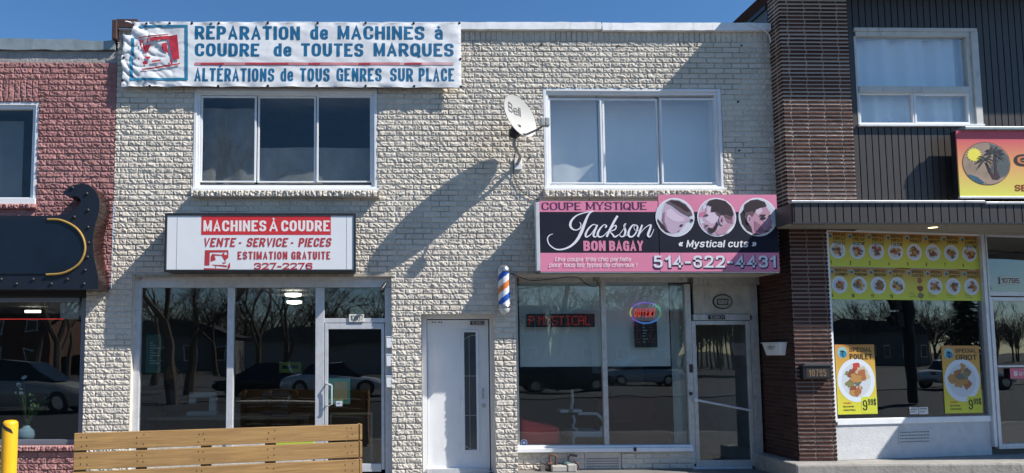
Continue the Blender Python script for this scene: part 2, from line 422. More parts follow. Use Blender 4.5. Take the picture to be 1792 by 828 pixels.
def brush(mb, pts, widths, y, mi=0, n=6):
    """a calligraphic stroke in (x, z) whose width follows `widths`"""
    C = smooth_path([(p[0], p[1], w_) for p, w_ in zip(pts, widths)], n)
    L, R = [], []
    for i, p in enumerate(C):
        d = (C[min(i+1, len(C)-1)]-C[max(i-1, 0)]); l = math.hypot(d.x, d.y) or 1
        nx, nz = -d.y/l, d.x/l; h = p.z/2
        L.append((p.x+nx*h, p.y+nz*h)); R.append((p.x-nx*h, p.y-nz*h))
    for i in range(len(C)-1):
        mb.poly([(*((a := L[i+1])[:1]), y, a[1]), (L[i][0], y, L[i][1]), (R[i][0], y, R[i][1]), (R[i+1][0], y, R[i+1][1])], mi)
def ring(cx, cz, rx, rz, n=40): return [(cx+rx*cos(2*pi*k/n), cz+rz*sin(2*pi*k/n)) for k in range(n)]
def blob(cx, cz, rx, rz, seed, n=14, jit=.25):
    r = random.Random(seed)
    return [(cx+rx*(1+r.uniform(-jit, jit))*cos(2*pi*k/n), cz+rz*(1+r.uniform(-jit, jit))*sin(2*pi*k/n)) for k in range(n)]

# ------------------------------------------------------------ brickwork as real relief
_rng = np.random.default_rng(7); _tab = _rng.random((256, 256))
def vnoise(a, b):
    ia = np.floor(a).astype(int); ib = np.floor(b).astype(int); fa = a-ia; fb = b-ib
    fa = fa*fa*(3-2*fa); fb = fb*fb*(3-2*fb); m_ = 255
    g = lambda i, j: _tab[i & m_, j & m_]
    return (g(ia, ib)*(1-fa)+g(ia+1, ib)*fa)*(1-fb)+(g(ia, ib+1)*(1-fa)+g(ia+1, ib+1)*fa)*fb
def sstep(a, b, x):
    t = np.clip((x-a)/(b-a), 0, 1); return t*t*(3-2*t)
def bricks(name, X0, X1, Z0, Z1, material, parent, holes=(), course=.0762, length=.245, bond=.5, style='rock', amp=1.0, soldiers=(), zorg=0.0, xorg=0.0, step=.0082, mapf=None, keep=None, seed=0, y=0.0):
    nx = int(round((X1-X0)/step)); nz = int(round((Z1-Z0)/min(step*.9, course/6)))
    xs = np.linspace(X0, X1, nx+1); zs = np.linspace(Z0, Z1, nz+1)
    X, Z = np.meshgrid(xs, zs)
    row = np.floor((Z-zorg)/course); fz = (Z-zorg)/course-row
    u = (X-xorg)/length+bond*(row % 2)+0.04*np.sin(row*1.7)
    c = np.floor(u); fx = u-c
    dx = np.minimum(fx, 1-fx)*length; dz = np.minimum(fz, 1-fz)*course
    sold = np.zeros_like(X, bool)
    for (a, b, zc, zd) in soldiers:
        s_ = (X >= a) & (X <= b) & (Z >= zc) & (Z <= zd); sold |= s_
        u2 = X/course; c2 = np.floor(u2); f2 = u2-c2
        dx = np.where(s_, np.minimum(f2, 1-f2)*course, dx); dz = np.where(s_, np.minimum(Z-zc, zd-Z), dz)
        c = np.where(s_, c2+900, c); row = np.where(s_, 777, row); fx = np.where(s_, f2, fx); fz = np.where(s_, (Z-zc)/(zd-zc), fz)
    ci = (c.astype(int)+seed*31); ri = (row.astype(int)+seed*17)
    rr = lambda k: _tab[(ci*7+ri*13+k*29) & 255, (ri*5+ci*3+k*53) & 255]
    d = np.minimum(dx, dz)
    if style == 'rock':
        edge = sstep(.001, .009, d)
        th = np.where(rr(1) > .13, .85, -.75)+(rr(2)-.5)*.7
        ox = rr(3)*50
        a = (X*np.cos(th)+Z*np.sin(th)); b = (-X*np.sin(th)+Z*np.cos(th))
        n1 = vnoise(a/.0145+ox, b/.042+7); n2 = vnoise(a/.045+ox*2, b/.045+3); n3 = vnoise(X/.013+ox, Z/.013)
        h = edge*(.003+amp*(.018*(1-np.abs(2*n1-1))**1.3+.013*n2+.007*n3+(rr(4)-.5)*.014*(fx-.5)+(rr(5)-.5)*.012*(fz-.5)))
    elif style == 'ledge':            # long thin wire cut brick with a proud lower lip
        edge = sstep(.0, .005, dz-.0075)*sstep(.003, .007, dx)
        n1 = vnoise(X/.03, Z/.012); n2 = vnoise(X/.09+11, Z/.05)
        h = edge*(.005+amp*(.006*n1+.005*n2)+.004*fz)
    else:                              # smooth painted brick
        edge = sstep(.001, .006, d); n3 = vnoise(X/.03, Z/.03)
        h = edge*(.004+.003*n3*amp)
    if style == 'ledge':
        joint = np.maximum(1-sstep(.0085, .011, dz), 1-sstep(.004, .0065, dx))
    else:
        joint = (1-sstep(.002, .006, d))*sstep(.5, .7, vnoise(X/.45+3, Z/.3))
    tone = rr(6)
    Y = y-h
    V = np.stack([X.ravel(), Y.ravel(), Z.ravel()], 1)
    if mapf is not None: V = mapf(X.ravel(), h.ravel(), Z.ravel())
    ii = np.arange(nx); jj = np.arange(nz)
    I, J = np.meshgrid(ii, jj)
    mx = (xs[I]+xs[I+1])/2; mz = (zs[J]+zs[J+1])/2
    ok = np.ones_like(mx, bool)
    for (a, b, e, f_) in holes: ok &= ~((mx > a) & (mx < b) & (mz > e) & (mz < f_))
    if keep is not None: ok &= keep(mx, mz)
    q = (J*(nx+1)+I)[ok]
    faces = np.stack([q, q+1, q+nx+2, q+nx+1], 1)
    used = np.unique(faces); remap = np.full(len(V), -1); remap[used] = np.arange(len(used))
    faces = remap[faces]; V = V[used]; joint = joint.ravel()[used]; tone = tone.ravel()[used]
    me = bpy.data.meshes.new(name)
    me.vertices.add(len(V)); me.vertices.foreach_set('co', V.astype(np.float32).ravel())
    nf = len(faces); me.loops.add(nf*4); me.loops.foreach_set('vertex_index', faces.astype(np.int32).ravel())
    me.polygons.add(nf); me.polygons.foreach_set('loop_start', np.arange(0, nf*4, 4, dtype=np.int32))
    me.update(calc_edges=True)
    for nm, ar in (('joint', joint), ('tone', tone)):
        at = me.attributes.new(nm, 'FLOAT', 'POINT'); at.data.foreach_set('value', ar.astype(np.float32))
    me.materials.append(material)
    o = bpy.data.objects.new(name, me); return _link(o, parent)
# ------------------------------------------------------------ materials of the place
M = dict(
 beige=brickmat('painted_rock_brick', (.64, .585, .505), (.26, .235, .2), (.45, .395, .325), .08),
 beige_flat=mat('painted_masonry', (.60, .555, .49), .85, var=.12, scale=4, bump=.4, bscale=40, dirt=.4),
 pink=brickmat('red_painted_brick', (.38, .195, .185), (.36, .285, .27), (.28, .12, .115), .14),
 pinkflat=mat('red_masonry', (.30, .11, .105), .85, bump=.4),
 brownlow=brickmat('brown_brick_below', (.072, .035, .028), (.26, .20, .17), (.045, .024, .02), .3),
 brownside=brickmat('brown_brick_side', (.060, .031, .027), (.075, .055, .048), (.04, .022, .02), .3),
 brown=brickmat('brown_wire_brick', (.088, .043, .032), (.50, .42, .365), (.04, .022, .02), .35),
 concrete=mat('concrete', (.30, .285, .26), .9, var=.18, scale=3, bump=.35, bscale=30, dirt=.5),
 stucco=mat('grey_white_stucco', (.55, .56, .57), .85, var=.1, scale=7, bump=.25, bscale=45, dirt=.12),
 asphalt=mat('asphalt', (.05, .05, .052), .9, var=.2, scale=2, bump=.4, bscale=90),
 vinyl=mat('white_vinyl', (.76, .78, .80), .42, var=.05, scale=3, dirt=.12),
 alu=mat('aluminium', (.60, .615, .64), .42, .25, var=.1, scale=9, dirt=.25),
 aluold=mat('worn_aluminium', (.50, .495, .48), .5, .45, var=.15, scale=12, dirt=.5),
 galv=mat('galvanised_flashing', (.80, .81, .82), .5, .1, var=.16, scale=3.5, bump=.25, bscale=5, dirt=.35),
 galvgrey=mat('grey_flashing', (.30, .345, .36), .45, .3, var=.2, scale=3, bump=.5, bscale=5, dirt=.3),
 rust=mat('brown_flashing', (.07, .035, .03), .6, .1, var=.3, scale=8),
 siding=mat('dark_steel_siding', (.053, .045, .041), .4, .0, var=.1, scale=2, dirt=.18, spec=.42),
 groove=mat('siding_groove', (.006, .006, .007), .8),
 soffit=mat('soffit_boards', (.30, .275, .235), .7, var=.1, scale=4, dirt=.3),
 dark=mat('dark_metal', (.018, .019, .022), .45),
 black=mat('black_plastic', (.012, .012, .013), .4),
 doorwhite=mat('white_steel_door', (.74, .76, .78), .4, var=.05, scale=2.4, dirt=.2),
 wood=None, floor=mat('dark_floor', (.10, .09, .08), .6), rwall=mat('room_wall', (.16, .15, .14), .8), rceil=mat('room_ceiling', (.30, .29, .28), .8),
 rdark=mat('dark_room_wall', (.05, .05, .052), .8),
 glass=glass('shop_glass', (.86, .90, .90), .07), wglass=glass('window_glass', (.92, .95, .96), .036), cglass=glass('curtained_glass', (.95, .96, .96), .085),
 curtain=mat('white_curtain', (.86, .87, .86), .85, var=.05, scale=2),
 browncloth=mat('grey_brown_blind', (.30, .27, .235), .85, var=.2, scale=3),
 steel=mat('steel', (.5, .5, .5), .3, .9),
 lamp=emit('lamp_glow', (1, .93, .8), 3.2),
)
def wood_mat():
    mt, t, p = _nodes('cedar_boards'); p.inputs['Roughness'].default_value = .62; p.inputs['Specular IOR Level'].default_value = .3
    tc = t.nodes.new('ShaderNodeTexCoord'); mp = t.nodes.new('ShaderNodeMapping'); mp.inputs['Scale'].default_value = (1.2, 6, 26)
    t.links.new(tc.outputs['Object'], mp.inputs[0])
    n = t.nodes.new('ShaderNodeTexNoise'); n.inputs['Scale'].default_value = 1.6; n.inputs['Detail'].default_value = 9; n.inputs['Distortion'].default_value = 1.4
    t.links.new(mp.outputs[0], n.inputs['Vector'])
    rp = t.nodes.new('ShaderNodeValToRGB'); e = rp.color_ramp.elements
    e[0].position = .3; e[0].color = (.255, .148, .062, 1); e[1].position = .75; e[1].color = (.42, .265, .11, 1)
    t.links.new(n.outputs[0], rp.inputs[0])
    n2 = t.nodes.new('ShaderNodeTexNoise'); n2.inputs['Scale'].default_value = 2.2; n2.inputs['Detail'].default_value = 4
    t.links.new(tc.outputs['Object'], n2.inputs['Vector'])
    r2 = t.nodes.new('ShaderNodeValToRGB'); r2.color_ramp.elements[0].color = (.72, .72, .72, 1); r2.color_ramp.elements[1].color = (1.15, 1.12, 1.05, 1)
    t.links.new(n2.outputs[0], r2.inputs[0])
    mx = t.nodes.new('ShaderNodeMixRGB'); mx.blend_type = 'MULTIPLY'; mx.inputs[0].default_value = 1
    t.links.new(rp.outputs[0], mx.inputs[1]); t.links.new(r2.outputs[0], mx.inputs[2]); t.links.new(mx.outputs[0], p.inputs['Base Color'])
    bn = t.nodes.new('ShaderNodeBump'); bn.inputs['Strength'].default_value = .25; bn.inputs['Distance'].default_value = .004
    t.links.new(n.outputs[0], bn.inputs['Height']); t.links.new(bn.outputs[0], p.inputs['Normal'])
    return mt
M['wood'] = wood_mat()
def PB(mb, x0, y0, x1, y1, Yf, Yb, mi=0):
    a, b, c, d = RC(x0, y0, x1, y1, Yf); mb.box(a, b, Yf, Yb, c, d, mi); return mb
def one(name, mats, parent, *boxes, bevel=.003, **k):
    mb = MB()
    for b in boxes: PB(mb, *b)
    return mb.build(name, mats, parent, bevel=bevel, **k)
def pane(name, parent, x0, y0, x1, y1, Y, mt=None, th=.006):
    a, b, c, d = RC(x0, y0, x1, y1, Y); mb = MB(); mb.box(a, b, Y, Y+th, c, d)
    return mb.build(name, mt or M['glass'], parent)
def room(parent, x0, x1, z0, z1, y0, y1, wallm=None, name='room', ceil=None):
    mb = MB(); t = .06
    mb.box(x0-t, x0, y0, y1, z0, z1, 0); mb.box(x1, x1+t, y0, y1, z0, z1, 0); mb.box(x0-t, x1+t, y1, y1+t, z0, z1, 0)
    mb.box(x0-t, x1+t, y0, y1+t, z0-t, z0, 1); mb.box(x0-t, x1+t, y0, y1+t, z1, z1+t, 2)
    return mb.build(name, [wallm or M['rwall'], M['floor'], ceil or M['rceil']], parent)
def cloth(name, parent, x0, x1, z0, z1, y, mt, folds=9, amp=.025, seed=1, tilt=0.0):
    r = random.Random(seed); nx, nz = 90, 14; mb = MB()
    ph = [(r.uniform(.4, 1.6), r.uniform(0, 6.3)) for _ in range(4)]
    for k in range(nz+1):
        for i in range(nx+1):
            u = i/nx; v = k/nz
            d = sum(sin(u*folds*2*pi*a+b+.5*v*tilt)*amp/(j+1.5) for j, (a, b) in enumerate(ph))
            mb.v.append((x0+(x1-x0)*u, y+d*(1-.35*v), z0+(z1-z0)*v))
    for k in range(nz):
        for i in range(nx):
            a = k*(nx+1)+i; mb.f.append((a, a+1, a+nx+2, a+nx+1)); mb.m.append(0)
    return mb.build(name, mt, parent, smooth=True)

# ------------------------------------------------------------ ground
def sheet(name, x0, x1, y0, y1, z, mt):
    mb = MB(); mb.box(x0, x1, y0, y1, z-.3, z); return tag(mb.build(name, mt), kind='structure')
sheet('ground', -900, 900, -900, 900, -.16, mat('far_ground', (.055, .055, .05), .95, var=.3, scale=.2))
sheet('sidewalk', -60, 60, -4.2, 1.3, 0.0, mat('worn_pavement', (.17, .16, .15), .9, var=.2, scale=2, bump=.3, bscale=40, dirt=.4))
sheet('road', -200, 200, -18.5, -4.4, -.13, M['asphalt'])
mb = MB(); mb.box(-60, 60, -4.4, -4.2, -.4, .004); tag(mb.build('kerb', M['concrete'], bevel=.02), kind='structure')
sheet('parking_lot', -90, 90, -46, -18.9, -.115, mat('pale_asphalt', (.085, .083, .08), .9, var=.25, scale=1.5, bump=.4))

# ============================================================ the beige two storey building
XL, XR = PX(202.5, 250), PX(1355, 220)
bld = thing('shop_building', 'two storey cream painted rough brick building with two shopfronts below two wide windows', 'building', (0, 0, 0))
ZT = PZ(800, 51)
W1 = RC(338.5, 155.5, 660.5, 333); W2 = RC(951, 155, 1264, 332.5)
S1 = RC(225.5, 483, 686.5, 1100); DR = RC(738, 549.5, 866, 840)
S2x0, S2z = PX(903, 640), PZ(1000, 478.5)
XP = PX(149, 620); ZP = PZ(150, 506)
S1 = (S1[0], S1[1], -.1, S1[3]); DR = (DR[0], DR[1], -.1, DR[3])
bricks('wall', XP, XR, 0, ZT, M['beige'], bld,
       holes=[W1, W2, S1, DR, (S2x0, XR+1, -1, S2z)], keep=lambda x, z: (x > XL) | (z < ZP),
       soldiers=[(XL, XR, ZT-.175, ZT+.1)], zorg=ZT-.175-.0762*80, amp=.68)
# reveals round the openings, lintels, recess of the barber shop
mb = MB()
def reveal(mb, r, y1, t=.012, bottom=True):
    x0, x1, z0, z1 = r
    mb.box(x0-t, x0, -.002, y1, z0, z1); mb.box(x1, x1+t, -.002, y1, z0, z1); mb.box(x0-t, x1+t, -.002, y1, z1, z1+t)
    if bottom: mb.box(x0-t, x1+t, -.002, y1, z0-t, z0)
for r, y1 in ((W1, .14), (W2, .14), (S1, .2), (DR, .34)): reveal(mb, r, y1, bottom=r in (W1, W2))
mb.box(S2x0-.012, S2x0, -.002, .66, 0, S2z)
mb.build('reveal', M['beige_flat'], bld)
mb = MB(); mb.box(XL, XR, .02, 9, ZT-.25, ZT-.02); mb.box(XL, XR, 8.9, 9, 0, ZT-.25); mb.build('roof', M['rust'], bld)
# lintel strip over both shopfronts
mb = MB(); mb.box(S1[0]-.01, S1[1]+.01, -.022, -.004, S1[3]-.012, S1[3]+.03); mb.box(S2x0-.02, XR-.05, -.022, -.004, S2z-.01, S2z+.03)
mb.build('lintel', mat('stained_lintel', (.40, .36, .29), .8, var=.3, scale=9, dirt=.7), bld)
# roof edge flashing, in lengths that do not quite line up
for (xa, xb, ya, yb, dy) in ((207, 628, 38.5, 51, 0), (629, 1052, 39, 51.4, .004), (1054.5, 1349, 40, 53, .002)):
    mb = MB(); X0, X1 = PX(xa, 45, -.08), PX(xb, 45, -.08)
    n = 24; r = random.Random(xa)
    top = [(X0+(X1-X0)*i/n, PZ(xa+(xb-xa)*i/n, ya+r.uniform(-.5, .6), -.08)) for i in range(n+1)]
    bot = [(X0+(X1-X0)*i/n, PZ(xa+(xb-xa)*i/n, yb+r.uniform(-.35, .35), -.08)) for i in range(n+1)]
    mb.prism(top+bot[::-1], -.082-dy, .35)
    mb.build('roof_flashing', M['galv'], bld)
mb = MB(); X0, X1, Z0, Z1 = RC(203, 33, 241, 50, -.09)
mb.box(X0, X1, -.092, .3, Z0+.01, Z1); mb.box(X0-.05, X0+.02, -.11, .3, Z0-.16, Z1-.02)
mb.build('corner_flashing', M['rust'], bld, bevel=.01)
# rowlock sills
def rowlock(name, parent, xa, xb, ya, yb, Yf, mt, seed, Yb=.05):
    X0, X1, Z0, Z1 = RC(xa, ya, xb, yb, Yf)
    bricks(name, X0, X1, Z0, Z1, mt, parent, soldiers=[(X0-1, X1+1, Z0-.002, Z1+.002)], amp=1.15, step=.009, y=Yf, seed=seed)
    mb = MB(); mb.box(X0+.002, X1-.002, Yf-.004, Yb, Z0+.002, Z1-.002); return mb.build(name+'_bed', mt, parent)
rowlock('window_sill', bld, 336, 663, 333.3, 345, -.10, M['beige'], 3)
rowlock('window_sill', bld, 952, 1267, 333, 345.5, -.10, M['beige'], 5)

def slider(r, px_panes, ytop, ybot, gm, label):
    """three light sliding window: frame > panes and sashes"""
    x0, x1, z0, z1 = r
    f = MB(); f.frame(x0+.003, x1-.003, z0+.003, z1-.003, -.012, .10, .042, tb=.045); f.frame(x0+.045, x1-.045, z0+.048, z1-.045, .012, .10, .038, tb=.028)
    f.box(x0-.01, x1+.01, -.05, .02, z0-.012, z0+.02)
    fr = f.build('window', M['vinyl'], bld, bevel=.004); tag(fr, label)
    for i, (a, b) in enumerate(px_panes):
        X0, X1, Z0, Z1 = RC(a, ytop, b, ybot, .05)
        yy = .035+.018*(i % 2)
        s = MB(); s.frame(X0-.022, X1+.022, Z0-.01, Z1+.022, yy, yy+.03, .026, tb=.018); s.build('sash', M['vinyl'], fr, bevel=.002)
        g = MB(); g.box(X0, X1, yy+.012, yy+.018, Z0, Z1); g.build('pane', gm, fr)
    return fr
wa = slider(W1, [(354, 446), (453.5, 550), (557, 648)], 171, 318, M['wglass'], 'dark sliding window with three panes')
wb = slider(W2, [(963, 1051), (1058.5, 1150), (1158.5, 1250)], 175, 320.5, M['cglass'], 'sliding window with pale curtains drawn')
room(bld, W1[0]+.02, W1[1]-.02, W1[2], W1[3], .13, 2.2, M['rdark'])
room(bld, W2[0]+.02, W2[1]-.02, W2[2]-.15, W2[3]+.15, .13, 1.0, M['curtain'], ceil=M['curtain'])
cloth('blind', wa, PX(354, 250, .3), PX(447, 250, .3), PZ(400, 322, .3), PZ(400, 190, .3), .3, M['browncloth'], 2, .02, 3)
cloth('blind', wa, PX(452, 250, .3), PX(662, 250, .3), PZ(500, 322, .3), PZ(500, 258, .3), .32, M['browncloth'], 2, .02, 4)
X0, X1, Z0, Z1 = RC(963, 172, 1252, 322, .2)
for i, (a, b) in enumerate(((0, .305), (.315, .675), (.685, 1))):
    cloth('curtain', wb, X0+(X1-X0)*a, X0+(X1-X0)*b, Z0-.12, Z1+.14, .37+.016*(i % 2), M['curtain'], 1.4, .012, 10+i)

# ------------------------------------------------------------ left shopfront
Y1 = .10
f = MB()
for b in ((226, 484, 243.5, 835, 0), (396.5, 503, 408, 800, .012), (551.5, 503, 567, 835, .004), (674, 503, 686, 835, .004)): PB(f, b[0], b[1], b[2], b[3], Y1-b[4], Y1+.08)
PB(f, 244, 484.5, 686, 490, Y1+.0, Y1+.1); PB(f, 244, 490, 686, 503, Y1+.01, Y1+.1)
PB(f, 567.5, 557, 673.5, 565, Y1+.006, Y1+.08); PB(f, 244, 757, 551, 768, Y1+.006, Y1+.08)
sf1 = tag(f.build('shopfront', M['alu'], bld, bevel=.004), 'left shopfront frame in grey aluminium')
pane('pane', sf1, 243, 502, 397, 758, Y1+.045); pane('pane', sf1, 407, 502, 552, 758, Y1+.045); pane('pane', sf1, 566, 502, 675, 558, Y1+.045)
mb = MB(); PB(mb, 244, 768.5, 551, 835, Y1+.012, Y1+.08); mb.build('stall_riser', M['beige_flat'], sf1)
f = MB()
for b in ((568, 566, 574, 822), (667.5, 566, 673, 822), (574.2, 566, 667.3, 576), (574.2, 812, 667.3, 826)): PB(f, *b, Y1+.004, Y1+.06)
d1 = tag(f.build('door', M['alu'], bld, bevel=.004), 'glazed aluminium door of the left shop')
pane('pane', d1, 573.5, 575, 668, 813, Y1+.03)
h = MB(); X0, Z0 = P(570.5, 710, Y1); X1, Z1 = P(581, 672, Y1)
h.tube([(X0, Y1, Z1), (X0+.03, Y1-.06, Z1), (X1, Y1-.07, Z1-.02), (X1, Y1-.07, Z0+.02), (X0+.03, Y1-.06, Z0), (X0, Y1, Z0)], .011)
h.build('handle', M['alu'], d1, smooth=True)
def plate(parent, x0, y0, x1, y1, Y, text, bgc, fgc, t=.2, th=.012, name='number_plate', pad=.14, gap=.6):
    a, b, c, d = RC(x0, y0, x1, y1, Y); mb = MB(); mb.box(a, b, Y, Y+th, c, d, 0)
    letters(mb, text, a+(b-a)*.07, b-(b-a)*.07, c+(d-c)*pad, d-(d-c)*pad, Y-.0015, t, t*.85, mi=1, gap=gap)
    return mb.build(name, [ink(bgc), ink(fgc)], parent)
plate(sf1, 611, 550, 637, 563, Y1-.014, '10807', (.72, .70, .64), (.02, .02, .02), .10, .02)
# ------------------------------------------------------------ white door
YD = .27
f = MB(); X0, X1, Z0, Z1 = RC(738.5, 550, 866.5, 826, YD)
f.frame(X0, X1, .02, Z1, YD-.05, YD+.05, .068, tb=.02)
cs = f.build('door_frame', M['doorwhite'], bld, bevel=.006)
one('threshold', M['alu'], bld, (747, 820.5, 857, 829, YD-.08, YD+.04))
mb = MB(); PB(mb, 748, 560, 856, 820.5, YD, YD+.045); d2 = tag(mb.build('door', M['doorwhite'], bld, bevel=.004), 'white steel door with a narrow leaded light')
x0, x1, z0, z1 = RC(808.5, 577, 838, 792, YD)
mb = MB(); mb.frame(x0, x1, z0, z1, YD-.014, YD-.001, .036); mb.build('light_frame', M['doorwhite'], d2, bevel=.005)
mb = MB(); mb.box(x0+.03, x1-.03, YD-.006, YD-.002, z0+.03, z1-.03); mb.build('pane', mat('frosted_dark_glass', (.05, .065, .075), .12, spec=.6), d2)
mb = MB(); xm = x0+.36*(x1-x0)+.02
mb.tube([(xm, YD-.008, z0+.04), (xm, YD-.008, z1-.09)], .0035, 5)
for q in (.3, .62, ): mb.tube([(x0+.036, YD-.008, z0+(z1-z0)*q), (x1-.036, YD-.008, z0+(z1-z0)*q)], .0035, 5)
mb.tube([(x0+.036, YD-.008, z1-.14), (xm, YD-.008, z1-.09), (x1-.036, YD-.008, z1-.075)], .0035, 5)
mb.tube([(x0+.036, YD-.008, z0+.09), (xm, YD-.008, z0+.05), (x1-.036, YD-.008, z0+.04)], .0035, 5)
mb.build('leading', M['steel'], d2)
X0, Z0 = P(845.5, 689, YD); mb = MB()
mb.box(X0-.012, X0+.012, YD-.012, YD-.001, Z0-.075, Z0+.075); mb.tube([(X0, YD-.01, Z0+.06), (X0-.01, YD-.05, Z0+.04), (X0-.005, YD-.055, Z0-.01), (X0, YD-.01, Z0-.05)], .008, 8)
mb.build('handle', M['steel'], d2, smooth=True)
X0, Z0 = P(846.5, 710, YD); mb = MB(); mb.lathe([(.03, 0), (.03, .012), (.022, .022), (.008, .024)], (X0, YD, Z0), 20, axis=(0, -1, 0)); mb.build('deadbolt', M['steel'], d2, smooth=True)
plate(cs, 823, 561.5, 848, 568.5, YD-.062, '1080', (.012, .012, .012), (.55, .55, .52), .16, .012)
mb = MB()
for xx in (756, 760.5, 767, 771.5): PB(mb, xx, 563, xx+2.6, 565, YD-.052, YD-.05)
mb.build('sticker_remnant', ink((.05, .05, .05)), cs)
mb = MB(); mb.box(DR[0], DR[1], YD+.1, YD+.2, 0, DR[3]); mb.build('lobby_wall', M['rdark'], bld)

# ------------------------------------------------------------ barber shopfront, set back
Y2 = .56; XB = PX(1331, 650, Y2)
mb = MB(); mb.box(S2x0, XB+.25, .01, Y2+.12, S2z, S2z+.08); mb.build('recess_soffit', M['beige_flat'], bld)
f = MB()
for b in ((897, 486, 907.5, 786), (1203, 497, 1213, 812)): PB(f, *b, Y2-.012, Y2+.08)
PB(f, 1054.5, 492, 1063, 779, Y2-.012, Y2+.06)
PB(f, 908, 484, 1203, 494, Y2-.004, Y2+.08); PB(f, 1213.5, 484, 1331, 498.5, Y2-.008, Y2+.08)
PB(f, 1213.5, 550, 1316, 560.5, Y2-.012, Y2+.06); PB(f, 1316.5, 499, 1331, 822, Y2-.012, Y2+.08)
sf2 = tag(f.build('shopfront', M['aluold'], bld, bevel=.004), 'set back barber shopfront in worn aluminium')
pane('pane', sf2, 907, 493.5, 1055, 779, Y2+.03); pane('pane', sf2, 1062.5, 493.5, 1204, 779, Y2+.03)
mb = MB(); PB(mb, 1213.8, 499, 1316, 549.5, Y2+.01, Y2+.05); PB(mb, 1240, 500, 1242, 549, Y2+.004, Y2+.0098); mb.build('transom_panel', mat('cream_panel', (.42, .40, .35), .6, var=.15, dirt=.4), sf2)
X0, Z0 = P(1264.5, 528, Y2); mb = MB()
mb.prism(ring(X0, Z0, .145, .108), Y2-.004, Y2+.0095, 0); mb.prism(ring(X0, Z0, .128, .092), Y2-.010, Y2-.0045, 1)
mb.box(X0-.088, X0+.088, Y2-.016, Y2-.0105, Z0-.05, Z0+.038, 0)
letters(mb, '10801', X0-.08, X0+.08, Z0-.04, Z0+.028, Y2-.018, .17, .14, mi=2)
letters(mb, 'MYSTIK', X0-.06, X0+.06, Z0+.052, Z0+.072, Y2-.0115, .17, .14, mi=0) if False else None
mb.build('house_number_oval', [ink((.02, .02, .025)), ink((.34, .32, .28)), ink((.42, .40, .36))], sf2)
plate(sf2, 1240, 551.5, 1269, 559, Y2-.022, '10801', (.012, .012, .015), (.5, .5, .5), .15, .009)
# sill, base wall
s = MB(); PB(s, 899, 779.5, 1213, 784, Y2-.05, Y2+.1); PB(s, 899, 784.2, 1214, 791.5, Y2-.085, Y2+.05); sl_ = s.build('window_ledge', M['vinyl'], sf2, bevel=.006)
mb = MB(); PB(mb, 1109, 783, 1114, 790, Y2-.092, Y2-.0855); mb.build('ledge_bracket', M['dark'], sf2)
X0, X1, Z0, Z1 = RC(895, 791.5, 1214, 830, Y2)
bricks('base_wall', X0, X1, 0, Z1, M['beige'], sf2, holes=[(PX(1023, 810, Y2), PX(1088, 810, Y2), -1, Z1-.003)], y=Y2, length=.245, course=.0762, amp=.8, seed=4)
mb = MB(); mb.box(X0, X1, Y2+.015, Y2+.1, 0, Z1); mb.build('base_wall_core', M['beige_flat'], sf2)
X0, X1, Z0, Z1 = RC(1024, 792, 1087, 829, Y2-.01); Z0 = .0
mb = MB(); mb.box(X0, X1, Y2-.012, Y2+.012, Z0, Z1)
for j in range(5):
    for i in range(19):
        cx_, cz_ = X0+(X1-X0)*(.06+i*.047), Z1-.085-j*.036
        mb.box(cx_-.006, cx_+.006, Y2-.0145, Y2-.0125, cz_-.008, cz_+.008, 1)
mb.build('vent_grille', [M['beige_flat'], ink((.02, .02, .02))], sf2, bevel=0)
# barber door
f = MB(); X0, X1, Z0, Z1 = RC(1213.6, 561.5, 1316, 817, Y2)
f.frame(X0, X1, .03, Z1, Y2-.02, Y2+.03, .058, tb=.09)
d3 = tag(f.build('door', M['aluold'], bld, bevel=.004), 'glazed aluminium door with a slanting push bar')
g = MB(); g.box(X0+.05, X1-.05, Y2+.0, Y2+.006, .11, Z1-.05); g.build('pane', M['glass'], d3)
b = MB(); A = P(1218, 700, Y2-.06); Bq = P(1317, 719, Y2-.06)
b.tube([(A[0], Y2-.06, A[1]), (Bq[0], Y2-.05, Bq[1])], .017, 8); b.box(A[0]-.025, A[0]+.015, Y2-.075, Y2-.0205, A[1]-.03, A[1]+.03); b.build('push_bar', M['alu'], d3)
mb = MB(); PB(mb, 1207, 637.5, 1212.5, 652, Y2-.024, Y2-.0125); PB(mb, 1207, 686, 1212, 692, Y2-.024, Y2-.0125); mb.build('lock', M['dark'], sf2)
one('threshold', M['alu'], bld, (1213.6, 817, 1317, 823, Y2-.05, Y2+.06))
# rooms
room(bld, S1[0], S1[1], 0, S1[3], Y1+.1, 5.5, M['rdark'])
room(bld, S2x0, XB, 0.0, S2z-.06, Y2+.09, 4.5, mat('barber_wall', (.38, .41, .44), .8))
# ============================================================ the red brick building at the left edge
pk = thing('corner_shop', 'red painted rough brick building at the left edge of the row', 'building', (-5, 0, 0))
XPL = -9.0; ZPT = PZ(100, 110); ZPF = PZ(100, 89)
WP = RC(-190, 178, 66.5, 357, 0); XPR = XL-.006
SPZ = PZ(100, 507); SPX1 = PX(148.5, 640)
bricks('wall', XPL, XPR, SPZ, ZPT, M['pink'], pk, holes=[WP, (XPL-1, SPX1, -1, SPZ)], soldiers=[(XPL, PX(68, 160), PZ(40, 172), PZ(40, 141))], zorg=ZPT-.081*90, course=.081, amp=.72, seed=9, xorg=.1)
mb = MB(); mb.box(XPL, XPR, -.006, .1, ZPT, ZPF-.01); mb.build('parapet_band', mat('grey_render', (.33, .32, .31), .9, var=.2, scale=6, bump=.6, bscale=25, dirt=.5), pk)
mb = MB(); n = 40; r = random.Random(3)
top = [(XPL+(XL-.03-XPL)*i/n, PZ(100, 71)+r.uniform(-.012, .012)-.02*(i/n)**8) for i in range(n+1)]
bot = [(XPL+(XL-.03-XPL)*i/n, PZ(100, 89.5)+r.uniform(-.008, .008)) for i in range(n+1)]
